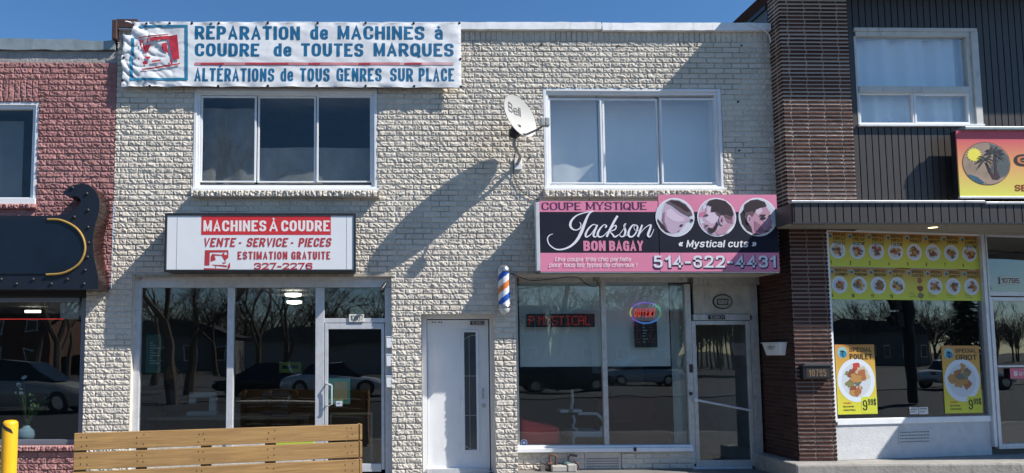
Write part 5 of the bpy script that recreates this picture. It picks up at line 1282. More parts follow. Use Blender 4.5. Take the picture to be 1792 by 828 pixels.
a = CAM; d = ray(1350, 612); t_ = (XC-.02-a.x)/d.x; q = a+d*t_
wb_ = thing('letter_box', 'white letter box on the brown brick side wall beside the barber door', 'letter box', (XC, q.y, q.z-.1))
yA = (CAM+ray(1367, 605)*((XC-.1-CAM.x)/ray(1367, 605).x)).y; yB_ = (CAM+ray(1336, 605)*((XC-.1-CAM.x)/ray(1336, 605).x)).y
zt_ = (CAM+ray(1350, 601)*((XC-.1-CAM.x)/ray(1350, 601).x)).z; zb2 = (CAM+ray(1350, 622)*((XC-.1-CAM.x)/ray(1350, 622).x)).z
mb = MB(); b = len(mb.v); s_ = .05
for (y, z, xo) in ((yA, zt_, .12), (yB_, zt_, .12), (yB_-s_, zb2, .09), (yA+s_, zb2, .09)): mb.v += [(XC-xo, y, z), (XC-.016, y, z)]
for f_ in ((0, 2, 4, 6), (7, 5, 3, 1), (0, 1, 3, 2), (2, 3, 5, 4), (4, 5, 7, 6), (6, 7, 1, 0)): mb.f.append(f_); mb.m.append(0)
mb.build('box', M['doorwhite'], wb_, bevel=.006)
mb = MB(); mb.box(XC-.132, XC-.016, yA-.012, yB_+.012, zt_+.001, zt_+.014); mb.build('lid', M['doorwhite'], wb_, bevel=.003)
tmp = MB(); letters(tmp, '10801', -.1, .1, 0, .05, 0, .13, .12, gap=1.2); mb = MB(); zc_ = zt_-.085; yc_ = (yA+yB_)/2
mb.v = [(XC-.1185+(zt_-(zc_+v[2]))*.0-.001+v[1], yc_-v[0], zc_+v[2]) for v in tmp.v]; mb.f = tmp.f; mb.m = tmp.m
mb.build('number', ink((.12, .12, .13)), wb_)
for i, (ya, yb_, wt) in enumerate(((588, 609, 'uppermost of the three white letter boxes beside the left shop door'), (619, 641, 'middle one of the three white letter boxes beside the left shop door'), (657, 678, 'lowest of the three white letter boxes beside the left shop door'))):
    x0, x1, z0, z1 = RC(675.5, ya, 687, yb_, -.0)
    t = thing('letter_box', wt, 'letter box', ((x0+x1)/2, 0, z0), 'white letter boxes beside the left shop door')
    mb = MB(); mb.prism([(x0+.006, z0), (x1-.002, z0), (x1, z1-.018), (x0, z1-.018)], -.015, Y1-.006); mb.build('box', M['doorwhite'], t, bevel=.004)
    mb = MB(); mb.box(x0-.004, x1+.002, -.02, Y1-.006, z1-.016, z1-.004); mb.build('lid', M['doorwhite'], t, bevel=.002)
# camera over the left shop door
X_, Z_ = P(672, 500, -.02); t = thing('security_camera', 'small dark security camera under the soffit above the left shop door', 'camera', (X_, 0, Z_))
mb = MB(); mb.tube([(X_+.05, .09, Z_+.06), (X_+.03, .02, Z_+.05), (X_+.01, -.01, Z_+.01)], .008, 6); mb.build('arm', M['dark'], t)
mb = MB(); mb.tube([(X_+.02, -.0, Z_+.03), (X_-.03, -.07, Z_-.05)], [.024, .026], 12); mb.build('housing', M['dark'], t, smooth=True)
mb = MB(); mb.tube([(X_-.031, -.072, Z_-.052), (X_-.033, -.076, Z_-.056)], [.018, .016], 12); mb.build('lens', ink((.3, .3, .32), .15), t)

# ============================================================ things in and on the barber window
X0, X1, Z0, Z1 = RC(910, 493, 1053, 640, Y2+.16)
mb = MB(); XE2 = PX(1173, 560, Y2+.16); mb.box(X0, XE2, Y2+.20, Y2+.203, Z0, Z1+.05); mb.box(X0, XE2, Y2+.195, Y2+.208, Z0-.015, Z0-.0005)
tag(mb.build('roller_blind', mat('pale_blind', (.74, .79, .80), .8, var=.04, scale=2)), 'pale roller blind drawn halfway down behind the barber window', 'blind')
o = cloth('sheer_curtain', None, PX(1174, 600, Y2+.2), PX(1207, 600, Y2+.2), PZ(1190, 778, Y2+.2), S2z-.08, Y2+.19, mat('sheer_grey', (.42, .47, .46), .8), 3, .012, 31)
tag(o, 'narrow grey sheer curtain at the right end of barber window', 'curtain')
Yl = Y2+.06; x0, x1, z0, z1 = RC(922, 549, 1041, 572.5, Yl)
t = thing('led_sign', 'black moving text sign with red dots behind the barber glass', 'led sign', ((x0+x1)/2, Yl, z0))
mb = MB(); mb.box(x0, x1, Yl, Yl+.05, z0, z1); mb.build('case', M['black'], t, bevel=.004)
# dot matrix letters
F5 = {'M': '10001110111010110001100011000110001', 'Y': '10001100010101000100001000010000100', 'S': '01111100001000001110000010000111110', 'T': '11111001000010000100001000010000100', 'I': '01110001000010000100001000010001110', 'C': '01111100001000010000100001000001111', 'A': '01110100011000111111100011000110001', 'L': '10000100001000010000100001000011111', 'P': '11110100011000111110100001000010000'}
mb = MB(); step_ = (x1-x0-.06)/54; xx = x0+.03; zz0 = z0+.03; sz = (z1-z0-.06)/7
for ch in 'P MYSTICAL':
    if ch != ' ':
        for r_ in range(7):
            for c in range(5):
                if F5[ch][r_*5+c] == '1': mb.box(xx+c*step_, xx+c*step_+step_*.72, Yl-.002, Yl-.0005, zz0+(6-r_)*sz, zz0+(6-r_)*sz+sz*.7)
    xx += step_*(5.6 if ch != ' ' else 2.6)
o_ = mb.build('red_dots', emit('led_red', (1, .06, .03), .14), t); o_['kind'] = 'stuff'
Yn = Y2+.07; cx_, cz_ = P(1129.5, 547.5, Yn); rx, rz = PX(1156, 547, Yn)-cx_, PZ(1129, 529.5, Yn)-cz_
t = thing('neon_sign', 'oval neon open sign in red, blue and green in the barber window', 'neon sign', (cx_, Yn, cz_))
cols = [((.9, .75, .3), 150, 200), ((.35, .2, 1), 50, 148), ((.15, .8, .35), 5, 48), ((.15, .5, .2), -30, 3), ((.1, .35, 1), -120, -32), ((.4, .15, .9), -158, -122)]
for k, (c, a0, a1) in enumerate(cols):
    mb = MB(); mb.tube([(cx_+rx*cos(rad(a0+(a1-a0)*i/14)), Yn, cz_+rz*sin(rad(a0+(a1-a0)*i/14))) for i in range(15)], .011, 7); mb.build('tube', emit('neon', c, .36), t, smooth=True)
mb = MB(); letters(mb, 'OUVERT', cx_-rx*.78, cx_+rx*.70, cz_-rz*.42, cz_+rz*.42, Yn-.004, .11, .10, shear=.14, gap=1.0); mb.build('tube_lettering', emit('neon_red', (1, .10, .07), .5), t)
mb = MB(); mb.box(cx_-rx*.6, cx_+rx*.6, Yn+.03, Yn+.045, cz_-rz*.25, cz_+rz*.1); mb.build('backing', M['black'], t)
x0, x1, z0, z1 = RC(1111, 562, 1150.5, 608, Yn+.04); mb = MB(); mb.box(x0, x1, Yn+.05, Yn+.06, z0, z1)
r = random.Random(4)
for k in range(7):
    z = z1-.06-k*.042
    for j in range(3): mb.box(x0+.02+.1*j, x0+.02+.1*j+r.uniform(.03, .075), Yn+.0475, Yn+.0495, z, z+.016, 1+(j == 1))
tag(mb.build('price_board', [M['black'], ink((.30, .05, .06)), ink((.35, .36, .36))]), 'black price board hanging under the oval neon sign', 'board')
X_, Z_ = P(917, 775, Y2+.02); mb = MB()
mb.lathe([(.048, 0), (.048, .004)], (X_, Y2+.028, Z_), 24, 0, axis=(0, -1, 0)); mb.lathe([(.038, 0), (.038, .001)], (X_, Y2+.0235, Z_), 24, 1, axis=(0, -1, 0)); mb.lathe([(.022, 0), (.022, .001)], (X_, Y2+.022, Z_), 8, 2, axis=(0, -1, 0))
tag(mb.build('alarm_sticker', [ink((.5, .55, .65)), ink((.03, .08, .32)), ink((.4, .5, .7))]), 'round blue alarm sticker low in the left corner of barber window', 'sticker')
# bench frames, red seats added in place of a mirrored car
def benchp(pts, Y): return [(PX(a, b, Y), Y, PZ(a, b, Y)) for a, b in pts]
Yb_ = Y2+.75
t = thing('barber_bench', 'white metal bench frame standing behind the barber window', 'bench', (PX(1030, 760, Yb_), Yb_, 0))
wm = mat('white_frame_paint', (.62, .66, .67), .4, var=.06)
for dy in (0, .5):
    mb = MB(); mb.tube(benchp([(1003, 727), (1006, 737), (1002, 747), (1010, 752), (1008, 760), (1003, 768), (1004, 778)], Yb_+dy), .022, 8); mb.tube(benchp([(1012, 724), (1044, 724), (1054, 733), (1057, 744), (1052, 751), (1052, 764)], Yb_+dy), .024, 8); mb.build('side_frame', wm, t, smooth=True)
mb = MB(); A, B_ = benchp([(1001, 757), (1052, 758)], Yb_); mb.box(A[0], B_[0], Yb_-.03, Yb_+.53, A[2]-.07, A[2]+.02); mb.build('seat', wm, t, bevel=.01)
mb = MB(); mb.tube(benchp([(999, 722), (1002, 700), (1001, 682)], Yb_+.2), .026, 8); mb.build('post', wm, t, smooth=True)
mb = MB(); A, B_ = benchp([(980, 722), (1016, 717)], Yb_); mb.box(A[0], A[0]+.13, Yb_-.02, Yb_+.2, A[2]-.0, A[2]+.045); mb.box(B_[0]-.13, B_[0]+.02, Yb_-.02, Yb_+.2, A[2]-.0, A[2]+.045); mb.build('arm_pad', wm, t, bevel=.008)
mb = MB(); mb.box(A[0]-.05, A[0], Yb_+.2, Yb_+.25, 0, .5); mb.build('leg', wm, t)
ys = Y2+.13; x0, x1, z0, z1 = RC(911, 738, 980, 777, ys)
mb = MB(); mb.prism([(x0, .02), (x1, .02), (x1, z0+.24), (x0+.12, z1+.02), (x0, z1+.06)], ys, ys+.7)
tag(mb.build('car_reflection_seat', mat('mirrored_car_red', (.52, .035, .04), .4, var=.15, bump=.1), bevel=.04), 'low red seat added in place of a mirrored red car, lower left barber pane', 'car_reflection_chair')  # seat shape put in to suggest a red car's reflection
mb = MB(); ysf = Y2+1.5; x0, x1, z0, z1 = RC(1064, 700, 1172, 752, ysf); mb.box(x0, x1, ysf, ysf+.8, .03, .42); mb.box(x0, x1, ysf+.55, ysf+.8, .421, max(z1, .8)); tag(mb.build('car_reflection_sofa', mat('mirrored_car_dark_red', (.22, .025, .03), .4, var=.15), bevel=.04), 'long dark red seat added in place of a mirrored red car, right barber pane', 'car_reflection_sofa')  # made-up sofa, its dark red stands for the reflected car
# counter, mirrors, cabinet deep in the room
mb = MB(); mb.box(1.0, 4.4, Y2+3.3, Y2+3.8, 0, .9); mb.box(1.0, 4.4, Y2+3.2, Y2+3.8, .9, .94, 1); tag(mb.build('counter', [ink((.12, .10, .09)), ink((.3, .3, .3))]), 'long low counter along the rear wall of barber room', 'counter')
ax = PX(1245, 700, Y2+1.9); 
mb = MB(); mb.box(ax-.1, ax+.55, Y2+1.7, Y2+2.3, 0, .62, 0); mb.box(ax-.1, ax+.55, Y2+1.66, Y2+2.3, .62, .68, 1); mb.box(ax-.1, ax+.55, Y2+1.68, Y2+1.699, .40, .47, 2)
tag(mb.build('reception_desk', [ink((.24, .24, .25)), ink((.42, .42, .42)), ink((.03, .05, .22))]), 'pale reception desk with blue stripe inside the barber door', 'desk')
mb = MB(); r = random.Random(12); xw, yw = PX(1225, 640, Y2+2.6), Y2+2.6
for i in range(5):
    for j in range(3):
        z = 1.05+j*.28; x = xw+i*.17; mb.box(x, x+r.uniform(.06, .14), yw-.02, yw-.005, z, z+r.uniform(.08, .22), 1+r.randrange(4))
mb.box(xw-.02, xw+.95, yw, yw+.03, .95, 2.1, 0)
tag(mb.build('notice_board', [ink((.05, .05, .055)), ink((.40, .40, .38)), ink((.25, .05, .04)), ink((.12, .2, .3)), ink((.3, .28, .2))]), 'dark notice board with small papers seen through the barber door', 'notice board')

# ============================================================ left shop display
Yi = Y1+.9
x0, x1, z0, z1 = RC(255, 586, 281, 652, Y1+.12); mb = MB(); mb.box(x0, x1, Y1+.14, Y1+.145, z0, z1, 0); mb.frame(x0, x1, z0, z1, Y1+.133, Y1+.1395, .02, 1)
for k in range(9): mb.box(x0+.05, x0+.09+.05*(k % 3), Y1+.137, Y1+.1395, z1-.12-.035*k, z1-.105-.035*k, 2)
tag(mb.build('hours_poster', [ink((.05, .10, .085)), ink((.02, .16, .10)), ink((.25, .32, .28))]), 'dark green framed poster hanging behind left shop glass', 'poster')
t = thing('work_table', 'long dark work table behind the left shop window', 'table', (PX(400, 720, Yi), Yi, 0))
mb = MB(); tx0, tx1 = PX(262, 720, Yi), PX(545, 720, Yi); mb.box(tx0, tx1, Yi-.3, Yi+.4, .72, .76); mb.build('table_top', ink((.20, .16, .12)), t)
for x in (tx0+.05, tx1-.05):
    for y in (Yi-.25, Yi+.35): mb = MB(); mb.box(x-.03, x+.03, y-.03, y+.03, 0, .719); mb.build('leg', ink((.1, .08, .06)), t)
def machine(x, y, lab, colr):
    t = thing('sewing_machine', lab, 'sewing machine', (x, y, .76), 'sewing machines on the work table')
    mb = MB(); mb.box(x-.22, x+.22, y-.09, y+.09, .761, .82); mb.build('base', colr, t, bevel=.01)
    mb = MB(); mb.box(x+.1, x+.2, y-.06, y+.06, .821, 1.02); mb.box(x-.2, x+.2, y-.05, y+.05, 1.021, 1.1); mb.box(x-.2, x-.1, y-.05, y+.05, .93, 1.02); mb.build('arm', colr, t, bevel=.015)
    mb = MB(); mb.lathe([(.05, 0), (.05, .02)], (x+.2, y, 1.0), 16, axis=(1, 0, 0)); mb.build('hand_wheel', M['steel'], t)
machine(PX(355, 700, Yi), Yi, 'pale sewing machine near the middle of the work table', ink((.40, .40, .38)))
machine(PX(480, 700, Yi), Yi+.1, 'dark sewing machine at the right of the work table', ink((.04, .04, .045)))
mb = MB(); mx_ = PX(305, 690, Yi); ms = [ink((.02, .02, .025)), ink((.20, .11, .055))]
mb.lathe([(.10, .78), (.17, .84), (.19, 1.0), (.20, 1.14), (.13, 1.22), (.06, 1.25)], (mx_, Yi-.1, 0), 18, 0)
for k in range(40):
    r = random.Random(k); a, b = r.uniform(0, 6.28), r.uniform(-.2, 1.4); q = Vector((mx_+.12*cos(a)*cos(b), Yi-.1+.12*sin(a)*cos(b), 1.33+.12*sin(b)))
    mb.lathe([(.0, -.04), (.035, 0), (.0, .04)], q, 6, 1)
tag(mb.build('wig_bust', ms, smooth=True), 'dark draped bust with curly brown wig behind left shop window', 'bust')
mb = MB(); x = PX(600, 700, Yi-.3); xz = PX(585, 655, Y1+.1); x2 = PX(614, 655, Y1+.1); mb.box(xz-.08, x2-.01, Y1+.09, Y1+.095, PZ(600, 707, Y1+.1), PZ(600, 662, Y1+.1), 0); mb.box(xz+.0, x2-.05, Y1+.086, Y1+.0895, PZ(600, 700, Y1+.1), PZ(600, 668, Y1+.1), 1)
tag(mb.build('door_notice', [ink((.05, .20, .17)), ink((.24, .20, .12))]), 'green bordered notice behind the glass of left shop door', 'notice')
x0, x1, z0, z1 = RC(588, 702, 599, 711, Y1+.02); mb = MB(); mb.box(x0, x1, Y1+.022, Y1+.027, z0, z1); mb.box(x0+.015, x1-.03, Y1+.02, Y1+.0218, z0+.03, z0+.045, 1); tag(mb.build('door_card', [ink((.5, .55, .62)), ink((.15, .15, .2))]), 'small white card stuck on left shop door glass', 'card')
x0, x1, z0, z1 = RC(577, 722, 652, 820, Y1+.3); mb = MB(); mb.frame(x0, x1, .02, z1, Y1+.3, Y1+.34, .03, 0); mb.box(x0+.03, x1-.03, Y1+.315, Y1+.33, .05, z1-.03, 1)
tag(mb.build('display_board', [ink((.30, .24, .15)), ink((.02, .02, .022))]), 'large black board in gilt frame behind the left shop door', 'board')
X_, Z_ = P(508, 643, Y1+1.2); mb = MB(); mb.box(X_-.17, X_+.17, Y1+1.2, Y1+1.22, Z_-.08, Z_+.08); mb.box(X_-.12, X_+.12, Y1+1.195, Y1+1.1995, Z_-.02, Z_+.03, 1); tag(mb.build('wall_card', [ink((.16, .22, .02)), ink((.02, .03, .02))]), 'small yellow green card hanging inside the left shop', 'card')
for k, (px, py, dpt, lab) in enumerate(((515, 527, 3.2, 'round lit ceiling lamp inside left shop, nearer of the two'), (513, 514, 2.2, 'small round lit ceiling lamp near the glass of left shop'))):
    d = ray(px, py); t_ = (Y1+dpt-CAM.y)/d.y; q = CAM+d*t_; t = thing('ceiling_lamp', lab, 'lamp', (q.x, q.y, q.z), 'ceiling lamps inside the left shop')
    mb = MB(); mb.lathe([(.14, .0), (.13, -.04), (.06, -.055)], (q.x, q.y, q.z), 20); mb.build('diffuser', M['lamp'], t, smooth=True)
    mb = MB(); mb.tube([(q.x, q.y, q.z+.001), (q.x, q.y, S1[3]+.0)], .012, 6); mb.build('stem', M['black'], t)

# red building window: vase with flowers, lamp, white box
Yv = YP+.25; X_, Zb = PX(46, 760, Yv), PZ(46, 771.5, Yv); Zt_ = PZ(46, 745, Yv); k = (Zt_-Zb)/.2
t = thing('flower_vase', 'pale blue vase of white and violet flowers behind the corner shop glass', 'vase', (X_, Yv, Zb))
mb = MB(); mb.lathe([(.07*k, 0), (.11*k, .03*k), (.125*k, .08*k), (.11*k, .14*k), (.05*k, .18*k), (.04*k, .2*k)], (X_, Yv, Zb), 24); mb.build('vase', mat('blue_glaze', (.30, .42, .50), .25, var=.08), t, smooth=True)
r = random.Random(6); fm = [ink((.72, .72, .66)), ink((.22, .14, .42)), ink((.07, .14, .04)), ink((.05, .10, .03))]
for i in range(16):
    px, py = r.choice([(36, 665), (31, 690), (40, 700), (47, 710), (36, 720), (54, 690), (62, 712), (72, 707), (80, 700), (44, 735), (33, 712), (66, 718), (28, 678), (42, 685)]); px += r.uniform(-6, 6); py += r.uniform(-6, 6)
    a, b = P(px, py, Yv); y = Yv+r.uniform(-.08, .08); st_ = MB(); st_.tube([(X_, Yv, Zt_-.02), ((X_+a)/2, (Yv+y)/2, (Zt_+b)/2+.03), (a, y, b)], .004, 5, 0)
    right = px > 50
    for q in range(7 if not right else 10):
        aa = r.uniform(0, 6.28); bb = r.uniform(-.6, 1.2); L_ = r.uniform(.025, .05); u = Vector((cos(aa)*cos(bb), sin(aa)*cos(bb), sin(bb))); v_ = u.orthogonal().normalized()*L_*.35; c0 = Vector((a, y, b))+(Vector((r.uniform(-.05, .05), 0, r.uniform(-.06, .03))) if right else Vector())
        mi = 1 if right else (2 if (py > 700 and px < 42) else 3)
        st_.poly([c0, c0+u*L_*.5+v_, c0+u*L_, c0+u*L_*.5-v_], mi if not right else 1)
    st_.build('flower' if not right else 'leaf_sprig', [fm[3], fm[2] if right else fm[0], fm[1], fm[0]], t)
a, b = P(56, 545, YP+1.6); q = CAM+ray(56, 545)*((YP+2.2-CAM.y)/ray(56, 545).y)
mb = MB(); mb.box(q.x-.12, q.x+.12, q.y, q.y+.06, q.z-.02, q.z+.02); tag(mb.build('tube_light', M['lamp']), 'short lit tube light inside the corner shop window', 'lamp')
x0, x1, z0, z1 = RC(110, 531, 139, 558, YP+.12); mb = MB(); mb.box(x0, x1, YP+.1, YP+.4, z0, z1); mb.box(x0-.03, x0-.002, YP+.1, YP+.4, z0+.01, z1); tag(mb.build('air_conditioner', [ink((.42, .45, .46))], bevel=.008), 'white box unit in the top corner of the corner shop window', 'unit')
z = PZ(50, 558.5, YP+.3); mb = MB(); mb.tube([(-6.5, YP+.3, z), (x0-.05, YP+.3, z)], .006, 6); tag(mb.build('light_strip', emit('strip_red', (1, .06, .05), .5)), 'thin red light strip across the corner shop window', 'light strip')

# ============================================================ gas meter, wires
Yg = Y2-.22; x0, x1 = PX(966, 815, Yg), PX(1009, 815, Yg); zt_ = PZ(990, 815.5, Yg)
t = thing('gas_meter', 'grey gas meter with rusty pipes against the barber window base', 'gas meter', ((x0+x1)/2, Yg, 0))
mb = MB(); mb.box(x0, x1-.13, Yg, Yg+.17, .0, zt_); mb.box(x1-.128, x1, Yg-.01, Yg+.17, .0, zt_+.02); mb.build('case', mat('meter_grey', (.42, .40, .37), .6, var=.15, dirt=.4), t, bevel=.012)
rust = mat('rusty_pipe', (.12, .055, .035), .7, var=.4, scale=20)
def gp(a, b, y=Yg+.1): return (PX(a, b, y), y, PZ(a, b, y))
mb = MB(); mb.tube([gp(962, 828), gp(962, 799), gp(964, 796.5), gp(971, 797), gp(973, 800), gp(973, 816)], .016, 8); mb.tube([gp(958.5, 812), gp(966, 812)], .03, 8); mb.build('pipe', rust, t, smooth=True)
mb = MB(); mb.tube([gp(995, 816), gp(995, 799), gp(998, 796.5), gp(1010, 798)], .016, 8); mb.build('pipe', mat('dark_pipe', (.05, .05, .05), .5), t, smooth=True)
mb = MB(); mb.tube([gp(1005, 806), gp(1013, 814), gp(1012, 822)], .012, 8); mb.build('pipe', rust, t, smooth=True)
mb = MB(); a = gp(992, 808); mb.lathe([(.05, 0), (.05, .04), (.02, .06)], (a[0], a[1], a[2]-.06), 14); mb.build('regulator', mat('blue_green_cap', (.10, .17, .17), .5), t)
mb = MB(); a = gp(949, 820); mb.box(a[0]-.03, a[0]+.03, Yg+.05, Yg+.12, -.0, a[2]+.05); mb.build('post', mat('weathered_steel', (.16, .14, .14), .6), t)
def wire(pts, lab, y=Y2-.05, mt=None):
    C = smooth_path(pts, 6); mb = MB(); mb.tube([(PX(p.x, p.y, y), y, PZ(p.x, p.y, y)) for p in C], .006, 6); tag(mb.build('wire', mt or M['black'], smooth=True), lab, 'wire')
wire([(893, 478), (912, 486), (930, 491), (960, 489), (990, 485), (1012, 486), (1022, 494), (1034, 501), (1046, 500), (1044, 490)], 'loose black wire sagging across the top of the barber window', -.03)
wire([(1305, 42), (1318, 44), (1332, 50), (1345, 60), (1349, 75)], 'thin pale cable drooping over the roof edge by brown pillar', -.11, M['galv'])
X_, Z_ = P(1044, 489, Y2-.04); mb = MB(); mb.box(X_-.04, X_+.04, Y2-.06, Y2-.013, Z_-.03, Z_+.03); tag(mb.build('junction_box', mat('old_box', (.26, .24, .2), .6)), 'small junction box at the head of the barber window', 'junction box')
for k, (px, py) in enumerate(((1297, 80.5), (1291, 178.5), (1081, 81), (946, 79), (1293, 264), (926, 277))):
    X_, Z_ = P(px, py, -.01); mb = MB(); mb.lathe([(.014, 0), (.012, .02)], (X_, -.012, Z_), 8, axis=(0, -1, 0)); mb.build('anchor_hole', ink((.02, .02, .02)), bld)

# ============================================================ timber screen and bollard in front
def GP(px, py, z):
    d = ray(px, py); t_ = (z-CAM.z)/d.z; return CAM+d*t_
HT = 1.0
A, B_ = GP(129, 758.5, HT), GP(628, 742.5, HT); dv = (B_-A); dv.z = 0; Ln = dv.length; an = math.atan2(dv.y, dv.x)
tf = thing('timber_screen', 'low honey coloured timber board screen on the pavement before the left shop', 'fence', (A.x, A.y, 0), None, an)
TF = dict(loc=(A.x, A.y, 0), rz=an)
bh, gap_ = .148, .017; r = random.Random(2); z = HT; k = 0
while z > .03:
    zb_ = max(z-bh+r.uniform(-.004, .004), .01); mb = MB(); mb.box(r.uniform(-.004, .004), Ln-.0+r.uniform(-.003, .006), 0, .026, zb_, z)
    bo = mb.build('board', M['wood'], tf, bevel=.004, **TF)
    mb = MB()
    for px_ in (.055, .10, .42*Ln-.02, .42*Ln+.02, .66*Ln, .67*Ln+.03, .205*Ln, .225*Ln, Ln-.12, Ln-.07):
        for q in (.3, .72):
            zz_ = zb_+(z-zb_)*q+r.uniform(-.012, .012); xx = px_+r.uniform(-.012, .012); mb.box(xx-.0035, xx+.0035, -.0012, .0005, zz_-.008, zz_+.007)
    sc = mb.build('nail_heads', ink((.06, .035, .02)), bo, **TF); sc['kind'] = 'stuff'
    mb = MB(); mb.box(Ln+.008, Ln+.034, .004, .1, zb_, z); mb.build('end_board', M['wood'], tf, bevel=.004, **TF)
    z = zb_-gap_; k += 1
for u in (.05, .22*Ln, .44*Ln, .67*Ln, Ln-.06):
    mb = MB(); mb.box(u-.045, u+.045, .03, .10, 0, HT-.02); mb.build('post', M['wood'], tf, **TF)
# the light boards of the bench seat behind the screen
mb = MB()
mb.box(.3, Ln-.3, .55, .95, .80, .84); o = mb.build('planter_top', mat('pale_board', (.55, .50, .42), .7), tf, **TF)
mb = MB(); mb.box(.68*Ln, .86*Ln, .35, .54, .76, .86); tag(mb.build('cushion', ink((.36, .50, .06)), None, bevel=.02, **TF), 'bright green thing glimpsed through the gap of the timber screen', 'cushion')
bq = GP(18, 737, .92); xb0, xb1 = GP(5.5, 760, .92), GP(31, 760, .92); rb_ = .085; s_ = rb_/((31-5.5)/2/F)
bpos = CAM+ray(18, 745)*((s_)/1.0); bpos.z = 0; hz = (CAM+ray(18, 735)*s_).z
t = thing('bollard', 'round yellow bollard with dark slot near its domed top at lower left', 'bollard', (bpos.x, bpos.y, 0))
mb = MB(); mb.lathe([(rb_, 0), (rb_, hz-.05), (rb_*.94, hz-.025), (rb_*.7, hz-.006), (.01, hz)], (bpos.x, bpos.y, 0), 32); mb.build('post', mat('yellow_plastic', (.78, .42, .012), .45, var=.08, scale=4, dirt=.08), t, smooth=True)
mb = MB(); n = 8
sl_p = []
for i in range(n+1):
    a = rad(-150+105*i/n); c0 = hz-.045-.09*(i/n)
    sl_p.append((a, c0-.02-.0*i, c0+.025 if 0 < i < n else c0-.0))
for i in range(n):
    (a, z0, z1), (b, z2, z3) = sl_p[i], sl_p[i+1]; q = lambda a_, z_: (bpos.x+(rb_+.002)*cos(a_), bpos.y+(rb_+.002)*sin(a_), z_)
    mb.poly([q(a, z0), q(b, z2), q(b, z3), q(a, z1)])
mb.build('reflective_mark', ink((.03, .028, .02)), t)

# ============================================================ the other side of the street, seen in the shop glass
def car(name, label, paint, suv=False):
    t = thing(name, label, 'car', (0, 0, 0), 'cars parked across the street')
    L_, Wd, hb, hr = (4.6, .90, .98, 1.62) if suv else (4.6, .88, .86, 1.43)
    st = [(-L_/2, .42, hb-.18, .70), (-L_/2+.12, .30, hb-.06, .82), (-L_/2+.8, .24, hb, Wd), (-.6, .22, hb+.02, Wd), (.7, .22, hb, Wd), (L_/2-.9, .24, hb-.10, Wd-.02), (L_/2-.25, .28, hb-.24, .80), (L_/2, .36, hb-.38, .66)]
    mb = MB()
    for (x, zb, zt, w_) in st:
        for (yy, zz_) in ((-w_*.92, zb), (-w_, zb+.12), (-w_, zt-.14), (-w_*.90, zt), (w_*.90, zt), (w_, zt-.14), (w_, zb+.12), (w_*.92, zb)): mb.v.append((x, yy, zz_))
    for i in range(len(st)-1):
        for k in range(8): mb.f.append((i*8+k, i*8+(k+1) % 8, i*8+8+(k+1) % 8, i*8+8+k)); mb.m.append(0)
    mb.f += [tuple(range(8))[::-1], tuple(range((len(st)-1)*8, len(st)*8))]; mb.m += [0, 0]
    mb.build('body', paint, t, smooth=True)
    gz = [(-L_/2+(.25 if suv else .95), hb-.02, .74), (-L_/2+(.55 if suv else 1.35), hr-.06, .60), (-.5, hr, .62), (.35, hr-.03, .62), (1.25, hb-.02, .76)]
    mb = MB(); 
    for (x, zz_, w_) in gz: mb.v += [(x, -w_, zz_), (x, w_, zz_)]
    b0 = len(mb.v); 
    mb.f += [(0, 1, 3, 2), (2, 3, 5, 4), (4, 5, 7, 6), (6, 7, 9, 8)]; mb.m += [1, 0, 0, 1]
    mb.f += [(0, 2, 4, 6, 8), (9, 7, 5, 3, 1)]; mb.m += [1, 1]
    mb.build('cabin', [paint, mat('car_glass', (.02, .025, .03), .05)], t)
    for sx in (-1.38, 1.38):
        for sy in (-1, 1):
            mb = MB(); mb.lathe([(.2, -.11), (.33, -.1), (.33, .1), (.2, .11)], (sx, sy*(Wd-.1), .33), 20, 0, axis=(0, 1, 0)); wh = mb.build('wheel', M['black'], t)
            mb = MB(); mb.lathe([(.19, -.113), (.19, .113)], (sx, sy*(Wd-.1), .33), 14, 0, axis=(0, 1, 0)); mb.build('rim', M['steel'], wh)
    for sy in (-1, 1):
        mb = MB(); mb.box(L_/2-.34, L_/2-.1, sy*.55-.13, sy*.55+.13, hb-.33, hb-.22); mb.build('headlight', ink((.6, .62, .66), .1), t)
        mb = MB(); mb.box(-L_/2-.005, -L_/2+.1, sy*.58-.12, sy*.58+.12, hb-.26, hb-.12); mb.build('tail_light', ink((.3, .01, .01), .2), t)
    return t
def paint(n, c): return mat(n, c, .25, .15, var=.03)
def MIR(px, py, D, Y=0.0):
    """where a thing D metres in front of the glass at depth Y must stand to be mirrored at this pixel"""
    return PX(px, py, Y+D)
def REF(px, py, D):
    d = ray(px, py); o_ = Vector((OX, OY, 0)); t_ = -(CAM-o_).dot(na)/d.dot(na); h_ = CAM+d*t_
    r_ = d-2*d.dot(na)*na
    return h_.x+r_.x*(-D-h_.y)/r_.y
def put(o, x, y, rz): o.location = (x, y, -.12); o.rotation_euler = (0, 0, rz)
put(car('parked_car', 'white sedan car parked across the street mirrored in the left shop door', paint('white_paint', (.75, .76, .78))), MIR(585, 700, 22), -21.9, 0.0)
put(car('parked_car', 'silver utility car parked across the street mirrored in the barber window', paint('silver_paint', (.45, .47, .5)), True), MIR(1120, 665, 30, .6), -29.4, pi)
put(car('parked_car', 'black car parked across the street mirrored in the barber window', paint('black_paint', (.012, .012, .014)), True), MIR(985, 680, 24, .6), -23.6, 0.05)
put(car('parked_car', 'dark grey car parked across the street mirrored beside the white sedan', paint('grey_paint', (.03, .032, .036))), MIR(462, 700, 24), -23.9, pi)
put(car('parked_car', 'beige estate car standing at the kerb mirrored in the corner shop window', paint('beige_paint', (.50, .48, .43)), True), MIR(40, 700, 13.5, .1), -13.4, 0.0)
put(car('parked_car', 'white car mirrored in the restaurant window across the street', paint('pearl_paint', (.66, .66, .66))), REF(1690, 690, 17), -17.0, 0.2)
